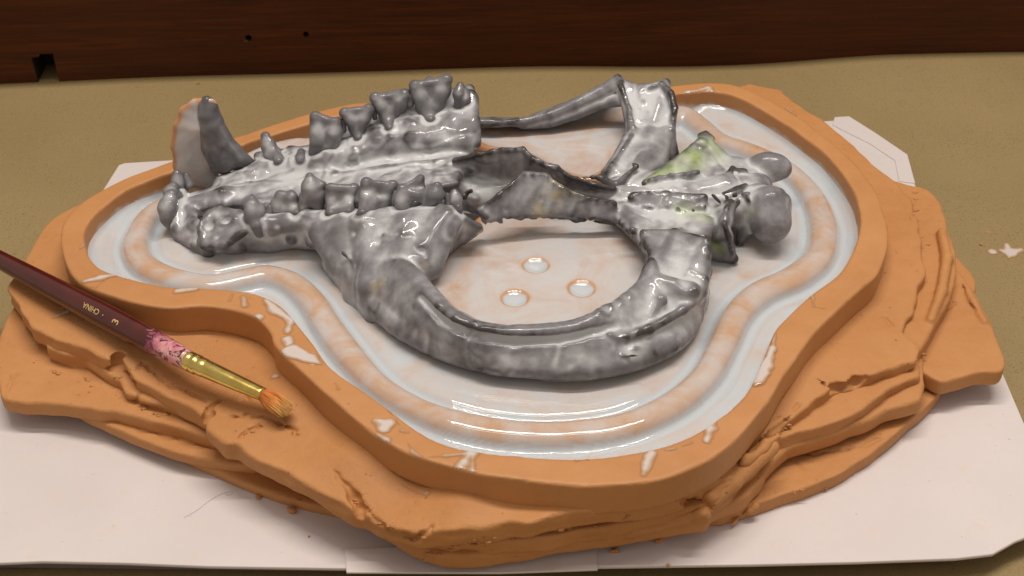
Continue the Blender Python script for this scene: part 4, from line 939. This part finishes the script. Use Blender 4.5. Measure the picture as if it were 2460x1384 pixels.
# ------------------------------------------------------------------ teeth: each crown with its roots
def tooth(chains, name='tooth', k=.10, h=.035, cuts=(), seed=1, mat=None, rough=.012):
    chains = [[(p[0], p[1], p[2], p[3]*1.2+.015) for p in c] for c in chains]
    if name in ('premolar', 'molar'):
        for k_, c in enumerate(chains[:2]):
            if len(c) > 1 and c[-1][1] > c[0][1]:
                u, v = c[-2], c[-1]; c[-1] = (v[0], v[1], v[2], max(v[3], .13)); v = c[-1]; c.append((v[0]+(v[0]-u[0])*.2, v[1]+5, v[2]-.1, v[3]*1.05))
                for i in range(1, len(c)):
                    zb = bone_z(c[i][0], c[i][1])
                    if zb is not None and zb-DZ-.25*c[i][3] > c[i][2] and zb-DZ-c[i][2] < 1.2: c[i] = (c[i][0], c[i][1], zb-DZ-.30*c[i][3]*(1 if i > 1 else 2), c[i][3])
    pts = [W(p[0], p[1], p[2]+DZ) for c in chains for p in c]; R = max(p[3] for c in chains for p in c)+.2
    G = Field(np.min(pts, 0)-R, np.max(pts, 0)+R, h, cap=.5)
    for c in chains: G.chain(D(c), k)
    if len(chains) > 1 and min(len(chains[0]), len(chains[1])) > 1:
        a, b = D(chains[0]), D(chains[1]); m = min(len(a), len(b)); rw = .8*min([p[3] for p in a+b]+[.16])
        G.sheet([p[:3] for p in a[:m]], [p[:3] for p in b[:m]], max(rw, .09), .1)
    for c in cuts: G.chain(D(c), .05, True)
    for c in chains:
        for p in c: TOOTH_PTS.append((W(p[0], p[1], p[2]+DZ), p[3]))
    G.d += rough*noise3(G.x, G.y, G.z, .15, seed); G.blur(1)
    b1 = boxblur(G.d, 4, 1); V, Q = surfnets(G)
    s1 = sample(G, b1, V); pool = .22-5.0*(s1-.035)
    for c in (chains[:2] if name != 'canine' else []):  # pale highlight painted into the pool value, upper front of each crown
        for q_, glint in ((0, .25), (1, .42)):
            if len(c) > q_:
                cc = W(c[q_][0], c[q_][1]+3, c[q_][2]+DZ)+np.array([0, -c[q_][3]*.8, c[q_][3]*.5]); pool = pool+glint*np.exp(-((V-cc)**2).sum(1)/(c[q_][3]*.75)**2)

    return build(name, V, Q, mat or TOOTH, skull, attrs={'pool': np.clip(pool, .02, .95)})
# incisors
tooth([[(425, 418, 4.5, .12), (430, 440, 4.2, .2), (438, 455, 4.0, .15)]], 'incisor', seed=2)
tooth([[(448, 422, 4.45, .09), (456, 445, 4.2, .12)]], 'incisor', seed=3)
tooth([[(418, 448, 4.4, .12), (412, 462, 4.2, .2), (425, 475, 4.0, .16)]], 'incisor', seed=4)
tooth([[(412, 470, 4.25, .17), (402, 500, 4.0, .24), (404, 525, 3.65, .2), (410, 545, 3.4, .1)]], 'incisor', seed=5)
tooth([[(985, 232, 6.45, .08), (985, 250, 6.15, .10)]], 'tooth', seed=51)
tooth([[(898, 262, 6.1, .06), (900, 282, 5.75, .08)]], 'tooth', seed=52)
tooth([[(822, 290, 5.85, .07), (824, 312, 5.5, .1)]], 'tooth', seed=53)
tooth([[(868, 455, 5.45, .07), (862, 480, 5.2, .12)]], 'tooth', seed=54)
tooth([[(952, 462, 5.5, .07), (952, 485, 5.3, .12)]], 'tooth', seed=55)
tooth([[(1075, 470, 5.6, .07), (1078, 492, 5.35, .1)]], 'tooth', seed=56)
tooth([[(650, 500, 4.6, .1), (645, 520, 4.35, .12)]], 'tooth', seed=57)
# near cheek teeth
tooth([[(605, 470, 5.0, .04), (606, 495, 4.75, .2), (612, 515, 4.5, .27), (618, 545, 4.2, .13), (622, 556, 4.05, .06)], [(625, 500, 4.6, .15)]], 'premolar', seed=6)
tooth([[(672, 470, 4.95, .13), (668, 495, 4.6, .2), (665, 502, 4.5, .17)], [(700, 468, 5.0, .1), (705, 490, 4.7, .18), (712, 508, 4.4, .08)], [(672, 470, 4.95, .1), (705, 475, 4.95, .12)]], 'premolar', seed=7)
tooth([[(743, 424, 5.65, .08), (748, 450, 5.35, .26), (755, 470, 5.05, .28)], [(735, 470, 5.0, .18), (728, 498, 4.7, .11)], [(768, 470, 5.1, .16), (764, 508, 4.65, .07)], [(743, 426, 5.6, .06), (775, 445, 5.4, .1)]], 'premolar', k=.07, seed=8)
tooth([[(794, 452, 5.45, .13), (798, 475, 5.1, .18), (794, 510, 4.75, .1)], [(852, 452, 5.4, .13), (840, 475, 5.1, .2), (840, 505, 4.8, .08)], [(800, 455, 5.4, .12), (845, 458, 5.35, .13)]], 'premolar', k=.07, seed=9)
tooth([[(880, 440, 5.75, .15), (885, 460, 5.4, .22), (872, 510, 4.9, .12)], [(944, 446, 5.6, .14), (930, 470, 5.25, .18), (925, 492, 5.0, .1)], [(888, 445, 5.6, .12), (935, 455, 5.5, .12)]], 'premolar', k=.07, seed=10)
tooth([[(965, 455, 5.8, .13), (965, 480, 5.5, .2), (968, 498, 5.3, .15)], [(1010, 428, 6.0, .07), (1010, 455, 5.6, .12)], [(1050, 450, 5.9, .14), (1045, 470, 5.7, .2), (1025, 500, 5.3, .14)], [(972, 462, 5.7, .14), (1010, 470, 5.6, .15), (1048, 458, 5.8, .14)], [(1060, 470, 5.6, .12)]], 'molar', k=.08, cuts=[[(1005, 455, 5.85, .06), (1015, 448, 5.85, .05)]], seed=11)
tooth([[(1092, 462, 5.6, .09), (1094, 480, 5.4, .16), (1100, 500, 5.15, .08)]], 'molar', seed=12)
# far cheek teeth
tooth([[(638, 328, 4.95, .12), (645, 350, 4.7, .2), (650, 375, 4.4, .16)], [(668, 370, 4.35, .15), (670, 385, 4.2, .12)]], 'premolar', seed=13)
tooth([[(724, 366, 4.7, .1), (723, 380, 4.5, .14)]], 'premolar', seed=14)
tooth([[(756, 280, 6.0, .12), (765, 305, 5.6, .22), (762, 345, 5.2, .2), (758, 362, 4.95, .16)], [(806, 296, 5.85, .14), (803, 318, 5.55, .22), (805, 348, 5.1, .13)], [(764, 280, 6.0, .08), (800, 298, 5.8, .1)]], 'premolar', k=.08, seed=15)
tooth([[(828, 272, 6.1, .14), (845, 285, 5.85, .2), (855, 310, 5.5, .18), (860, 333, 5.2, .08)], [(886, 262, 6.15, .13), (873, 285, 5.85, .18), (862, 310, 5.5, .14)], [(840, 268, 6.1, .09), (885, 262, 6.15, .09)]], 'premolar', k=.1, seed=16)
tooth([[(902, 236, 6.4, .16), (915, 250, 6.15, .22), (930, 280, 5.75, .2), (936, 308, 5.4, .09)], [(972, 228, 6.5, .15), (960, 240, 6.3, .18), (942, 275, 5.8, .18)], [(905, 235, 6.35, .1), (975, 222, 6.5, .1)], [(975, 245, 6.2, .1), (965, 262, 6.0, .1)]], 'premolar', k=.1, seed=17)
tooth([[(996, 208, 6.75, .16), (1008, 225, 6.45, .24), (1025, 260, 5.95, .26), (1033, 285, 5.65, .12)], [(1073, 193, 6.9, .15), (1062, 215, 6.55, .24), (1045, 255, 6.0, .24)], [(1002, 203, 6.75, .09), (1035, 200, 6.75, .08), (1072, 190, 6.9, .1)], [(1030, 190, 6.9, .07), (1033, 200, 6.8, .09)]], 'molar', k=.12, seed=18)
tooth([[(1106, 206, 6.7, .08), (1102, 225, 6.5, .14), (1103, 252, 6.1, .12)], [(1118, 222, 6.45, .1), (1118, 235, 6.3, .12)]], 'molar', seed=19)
# far canine: curved fang
tooth([[(498, 244, 6.65, .15), (498, 275, 6.2, .22), (505, 315, 5.6, .27), (520, 355, 5.0, .32), (535, 388, 4.5, .34)], [(512, 256, 6.5, .11), (520, 290, 5.95, .16), (538, 330, 5.3, .18), (564, 364, 4.75, .19), (600, 390, 4.3, .12)], [(485, 252, 6.5, .09), (482, 300, 5.8, .09), (494, 355, 5.05, .10), (518, 405, 4.3, .12)], [(548, 372, 4.6, .26), (568, 392, 4.3, .22)], [(500, 262, 6.45, .1), (512, 305, 5.85, .13), (535, 350, 5.2, .12), (575, 390, 4.5, .1)]],
      'canine', k=.12, h=.045, cuts=[[(512, 405, 4.35, .05), (520, 385, 4.7, .04)], [(535, 402, 4.4, .05), (535, 375, 4.9, .03)], [(560, 398, 4.4, .05), (555, 375, 4.75, .03)]], seed=20)

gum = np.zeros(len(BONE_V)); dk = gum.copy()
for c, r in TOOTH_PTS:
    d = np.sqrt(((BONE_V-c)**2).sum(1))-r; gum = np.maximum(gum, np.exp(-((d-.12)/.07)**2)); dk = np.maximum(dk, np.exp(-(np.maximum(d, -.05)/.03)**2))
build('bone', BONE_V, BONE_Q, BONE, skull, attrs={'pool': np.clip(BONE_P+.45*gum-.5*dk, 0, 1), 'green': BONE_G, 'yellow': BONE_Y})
# clay web that backs the fang, coated with the liquid
G = Field(W(520, 460, 2.9)-np.array([2.2, .6, .3]), W(520, 230, 6.9)+np.array([.6, 1.6, .5]), .05, cap=.6)
OL = [(494, 243, 6.6), (469, 247, 6.5), (440, 265, 6.2), (425, 300, 5.7), (420, 352, 4.9), (425, 400, 4.1), (450, 440, 3.4), (505, 445, 3.3)]
INR = [(505, 250, 6.5), (490, 262, 6.3), (482, 285, 6.0), (482, 310, 5.7), (490, 352, 5.0), (500, 395, 4.3), (515, 425, 3.7), (530, 435, 3.5)]
G.sheet(D(OL), D(INR), .16, .1)
G.chain(D([(494, 243, 6.72, .12), (510, 242, 6.72, .12), (524, 250, 6.6, .09), (524, 262, 6.45, .06)]), .08)
G.d += .015*noise3(G.x, G.y, G.z, .4, 71); G.blur(6); V, Q = surfnets(G)
rimd = np.full(len(V), 9.0)
for a, b in zip(OL[:-2], OL[1:-1]):
    A_, B_ = W(a[0], a[1], a[2]+DZ), W(b[0], b[1], b[2]+DZ); e = B_-A_; t = np.clip(((V-A_)@e)/(e@e), 0, 1)
    rimd = np.minimum(rimd, np.sqrt(((V-A_-t[:, None]*e)**2).sum(1)))
cap = np.sqrt(((V-W(512, 240, 6.6+DZ))**2).sum(1))
yy = V[:, 1]-np.interp(V[:, 2], [3, 6.7], [W(460, 440, 3.2)[1], W(490, 245, 6.5)[1]])
pw = .52-1.1*np.clip(1-cap/.6, 0, 1)-.8*np.clip(1-(rimd-.13)/.10, 0, 1)-.5*(V[:, 1] > np.interp(V[:, 2], [3, 6.7], [W(460, 440, 3.3)[1]+.13, W(480, 247, 6.4)[1]+.13]))
build('fang_support', V, Q, COAT, clay, attrs={'pool': pw})

# ------------------------------------------------------------------ paint brush
brush = empty('paint_brush', W(630, 950, 3.0))
tag(brush, 'dark red paint brush with brass ferrule and orange bristles lying across the left clay slabs', 'paint brush')
BA = W(-60, 592, 3.05); BF = W(455, 868, 3.32); BE = W(632, 948, 3.22); BT = W(692, 985, 3.1)
def handle_mat():
    m, nt, b = newmat('dark_red_lacquer'); n = N(nt)
    a = n.attr('paint'); p1 = n.noise(2.6, 5, .65, dist=2.5); p2 = n.noise(1.4, 3)
    k = n.ramp(n.math('ADD', n.math('MULTIPLY', a, .55), n.math('MULTIPLY', p1, .75)), [(.86, (0,)*3), (.92, (1,)*3)])
    pk = n.ramp(p2, [(.35, (.26, .045, .09)), (.55, (.62, .22, .25)), (.7, (.80, .48, .42))])
    col = n.mix(k, n.ramp(p2, [(.3, (.060, .007, .005)), (.7, (.085, .011, .007))]), pk)
    nt.links.new(col, b.inputs['Base Color']); b.inputs['Roughness'].default_value = .22; b.inputs['Coat Weight'].default_value = .3
    nt.links.new(n.bump(k, .5, .02), b.inputs['Normal']); return m
def lathe(name, A_, B_, prof, mat, parent, seg=40, attrs=None, squash=None):
    """prof: [(t along A->B in 0..1, radius cm)]"""
    ax = (B_-A_)/np.linalg.norm(B_-A_); s1 = np.cross(ax, [0, 0, 1.0]); s1 /= np.linalg.norm(s1); s2 = np.cross(s1, ax)
    V = []; at = []
    for i, (t, r) in enumerate(prof):
        for j in range(seg):
            an = 2*math.pi*j/seg; sq = squash(t) if squash else (1, 1)
            V.append(A_+(B_-A_)*t+s1*r*math.cos(an)*sq[0]+s2*r*math.sin(an)*sq[1]); at.append(t)
    F_ = [(i*seg+j, i*seg+(j+1) % seg, (i+1)*seg+(j+1) % seg, (i+1)*seg+j) for i in range(len(prof)-1) for j in range(seg)]
    F_ += [tuple(range(seg))[::-1], tuple(range((len(prof)-1)*seg, len(prof)*seg))]
    return build(name, V, F_, mat, parent, attrs=attrs(np.array(at)) if attrs else None)
def rr(t): return np.interp(t, [0, .35, .62, .8, .93, 1], [.25, .34, .39, .38, .325, .285])
lathe('handle', BA, BF, [(t, rr(t)) for t in np.linspace(0, 1, 60)], handle_mat(), brush, 40, attrs=lambda t: {'paint': np.clip((t-.74)/.12, -.2, 1)})
def brass():
    m, nt, b = newmat('brass_ferrule'); n = N(nt); c = n.noise(2, 4)
    nt.links.new(n.ramp(c, [(.3, (.60, .42, .10)), (.7, (.78, .60, .20))]), b.inputs['Base Color']); b.inputs['Metallic'].default_value = 1
    nt.links.new(n.ramp(c, [(.3, (.18,)*3), (.7, (.30,)*3)]), b.inputs['Roughness']); return m
prof = [(0, .275), (.01, .285), (.06, .285), (.075, .26), (.09, .285), (.14, .285), (.155, .255), (.175, .27), (.24, .265), (.255, .25), (.27, .258), (.6, .225), (.97, .185), (1.0, .18)]
lathe('ferrule', BF-(BE-BF)*.03, BE, prof, brass(), brush, 40, squash=lambda t: (1+.12*t, 1-.05*t))
BR = simple('orange_nylon_bristle', (.62, .20, .03), .4)
mb, ntb, bb = newmat('orange_nylon_bristle'); nb = N(ntb); tt = nb.attr('tip')
ntb.links.new(nb.ramp(tt, [(0, (.50, .12, .015)), (.6, (.68, .24, .03)), (1, (.75, .42, .12))]), bb.inputs['Base Color']); bb.inputs['Roughness'].default_value = .35
ax = (BT-BE); axn = ax/np.linalg.norm(ax); s1 = np.cross(axn, [0, 0, 1.0]); s1 /= np.linalg.norm(s1); s2 = np.cross(s1, axn)
rs = np.random.RandomState(5); V = []; Fq = []; tip = []
for i in range(1500):
    a = rs.rand()*6.283; q = math.sqrt(rs.rand()); u0 = math.cos(a)*q; v0 = math.sin(a)*q
    base = BE+s1*u0*.19+s2*v0*.16; ln = .9+.32*rs.rand()-.25*q
    tipp = BE+axn*np.linalg.norm(ax)*ln+s1*(u0*.30+rs.randn()*.022)+s2*(v0*.13-.05+rs.randn()*.02)
    midp = (base*.5+tipp*.5)+s1*u0*.06+s2*v0*.05
    for p, w, tval in ((base, .011, 0), (midp, .010, .5), (tipp, .002, 1)):
        for j in range(3):
            an = 2.094*j; V.append(p+s1*w*math.cos(an)+s2*w*math.sin(an)); tip.append(tval)
    o = i*9
    for k in (0, 3):
        for j in range(3): Fq.append((o+k+j, o+k+(j+1) % 3, o+k+3+(j+1) % 3, o+k+3+j))
bo_ = build('bristles', V, np.array(Fq), mb, brush, attrs={'tip': tip}); bo_['kind'] = 'stuff'
# gold lettering printed on the handle: CHINA and 3, upside down in the photograph
GOLD = simple('gold_print', (.72, .52, .20), .35, .3)
axh = (BF-BA)/np.linalg.norm(BF-BA); h1 = np.cross(axh, [0, 0, 1.0]); h1 /= np.linalg.norm(h1)   # towards the camera side
h2 = np.cross(h1, axh)
def lettering(txt, t0, size, turn=0.0, off=0.0):
    c = bpy.data.curves.new('lettering', 'FONT'); c.body = txt; c.size = 1; c.resolution_u = 3; c.offset = .006
    o = bpy.data.objects.new('tmp', c); scene.collection.objects.link(o)
    d = bpy.context.evaluated_depsgraph_get(); me = bpy.data.meshes.new_from_object(o.evaluated_get(d)); bpy.data.objects.remove(o)
    P = np.array([tuple(v.co) for v in me.vertices]); F_ = [tuple(p.vertices) for p in me.polygons]
    P[:, 0] -= (P[:, 0].min()+P[:, 0].max())/2; P[:, 1] -= (P[:, 1].min()+P[:, 1].max())/2; P *= size
    if turn: cs, sn = math.cos(turn), math.sin(turn); P[:, :2] = P[:, :2] @ np.array([[cs, sn], [-sn, cs]])
    Lh = np.linalg.norm(BF-BA); V = []
    for p in P:
        s_ = t0-p[0]/Lh        # reads from the bristles towards the handle's end
        r = float(rr(s_))+.015; an = math.radians(52)+off-(p[1]/r)*-1*-1
        V.append(BA+(BF-BA)*s_+h1*r*math.cos(an)+h2*r*math.sin(an))
    return build('lettering', V, F_, GOLD, brush, smooth=False)
Lh = np.linalg.norm(BF-BA)
lettering('CHINA', .61, .235); lettering('.', .665, .3); lettering('3', .72, .36, math.radians(-90))

# ------------------------------------------------------------------ crumbs of clay, droplets on the paper
def crumb(px, py, z, r, seed, label, lon=1.0):
    o = blob('clay_crumb', (W(px, py, z) if z > .1 else hit(px, py))+np.array([0, 0, r*.6]), (r*lon, r, r*.8), CLAY, None, seed=seed, rough=.45)
    tag(o, label, 'clay crumb', 'crumbs of clay fallen off the mould')
crumb(622, 1196, .62, .08, 1, 'small orange clay crumb on white card, left of the larger crumb under the clay')
crumb(702, 1229, .62, .12, 2, 'larger orange clay crumb on white card at the edge of the lower left slab')
crumb(742, 1290, .62, .03, 9, 'tiny brown speck of clay alone on the white card left of the torn strip')
crumb(1585, 1300, .62, .10, 3, 'orange clay crumb on the white card below the broken slab end at front', 1.5)
crumb(1478, 1325, .62, .08, 4, 'orange clay crumb against the front edge of the clay above the card seam', 1.4)
crumb(1605, 1361, .62, .06, 5, 'orange clay crumb at the very front edge of the white card')
crumb(16, 186, 0, .12, 6, 'orange clay crumb on brown paper by the wooden board near the square notch')
crumb(512, 176, 0, .08, 7, 'orange clay speck on brown paper close to the foot of the wooden board')
crumb(476, 202, 0, .06, 8, 'orange clay speck on brown paper above the tip of the fang')
crumb(2357, 589, 0, .05, 10, 'tiny orange clay speck beside the white droplets on brown paper at right')
o = strip([(1758, 1262, .75, .03), (1775, 1243, .8, .06), (1800, 1228, .95, .07), (1815, 1215, 1.05, .04)], k=.03, h=.03, seed=45, parent=None, name='clay_shaving')
tag(o, 'thin curled shaving of orange clay leaning on the lower right leaf', 'clay shaving')
import bmesh as _bm
def crumbs_along(lines, n, seed):
    rs = np.random.RandomState(seed); V = []; Fq = []
    bm = _bm.new(); _bm.ops.create_icosphere(bm, subdivisions=1, radius=1); bv = np.array([tuple(v.co) for v in bm.verts]); bf = np.array([[v.index for v in f.verts] for f in bm.faces]); bm.free()
    for L_ in lines:
        ln = sum(math.hypot(b[0]-a[0], b[1]-a[1]) for a, b in zip(L_[:-1], L_[1:]))
        for _ in range(int(ln*n/100)):
            i = rs.randint(len(L_)-1); t = rs.rand(); x = L_[i][0]+(L_[i+1][0]-L_[i][0])*t+rs.randn()*5; y = L_[i][1]+(L_[i+1][1]-L_[i][1])*t+rs.randn()*4
            p = hit(x, y); 
            if p[2] < .3: continue
            r = .02+.055*rs.rand()**2; V.append(p+bv*(r*(.4+1.1*rs.rand(12, 1)))*np.array([1+rs.rand()*1.5, 1, .7])); Fq.append(bf+12*len(Fq))
    o = build('crumbs', np.concatenate(V), np.concatenate(Fq), CLAY, clay, smooth=False); o['kind'] = 'stuff'
crumbs_along([[(125, 890), (250, 935), (330, 985), (400, 1000)], [(500, 975), (540, 970)], [(578, 1050), (630, 1025)], [(800, 1125), (862, 1215), (900, 1240), (960, 1287), (1030, 1290)], [(1640, 1205), (1710, 1222)], [(1800, 1090), (1900, 1010)],
    [(1000, 1345), (1040, 1335), (1150, 1300), (1300, 1285), (1540, 1235)], [(2170, 780), (2195, 800)], [(1690, 1240), (1770, 1150)], [(2180, 870), (2230, 850)], [(280, 870), (300, 900), (250, 910)], [(1900, 1190), (2000, 1155)], [(2200, 440), (2190, 520), (2230, 620)]], 6, 4)
SPILL = simple('milky_spill_on_paper', (.42, .37, .28), .15)
def hair():
    P = catmull([W(x, y, .635) for x, y in ((442, 1243), (470, 1228), (500, 1205), (530, 1187), (545, 1183), (560, 1182), (550, 1190), (540, 1186))], 6, False)
    V = []; Fq = []
    for i, p in enumerate(P):
        for j in range(4): V.append(p+np.array([0, .005*math.cos(j*1.571), .005*math.sin(j*1.571)]))
        if i: Fq += [((i-1)*4+j, (i-1)*4+(j+1) % 4, i*4+(j+1) % 4, i*4+j) for j in range(4)]
    tag(build('hair_strand', V, Fq, simple('grey_hair', (.35, .31, .35), .5), None), 'fine curled grey hair lying on the white card at lower left', 'hair')
hair()
def spill(pts, label, seed):
    o = splash([[(x, y, r*1.1) for x, y, r in q] for q in pts], seed=seed, parent=None, thick=.012); o.name = 'liquid_droplet'; tag(o, label, 'droplet', 'white droplets on the brown paper')
spill([[(2385, 605, 12)]], 'round white droplet on brown paper left of the star-shaped spill', 31)
spill([[(2404, 602, 7), (2425, 608, 13), (2452, 600, 8)], [(2418, 588, 6), (2428, 610, 12)], [(2428, 610, 10), (2422, 622, 5)]], 'star-shaped white liquid spill on brown paper at the right edge', 32)
spill([[(2372, 558, 4), (2395, 562, 4)]], 'thin white droplet smear behind the round droplet on brown paper', 33)
spill([[(2440, 557, 6)]], 'small white droplet nearest the right edge behind the star-shaped spill', 34)
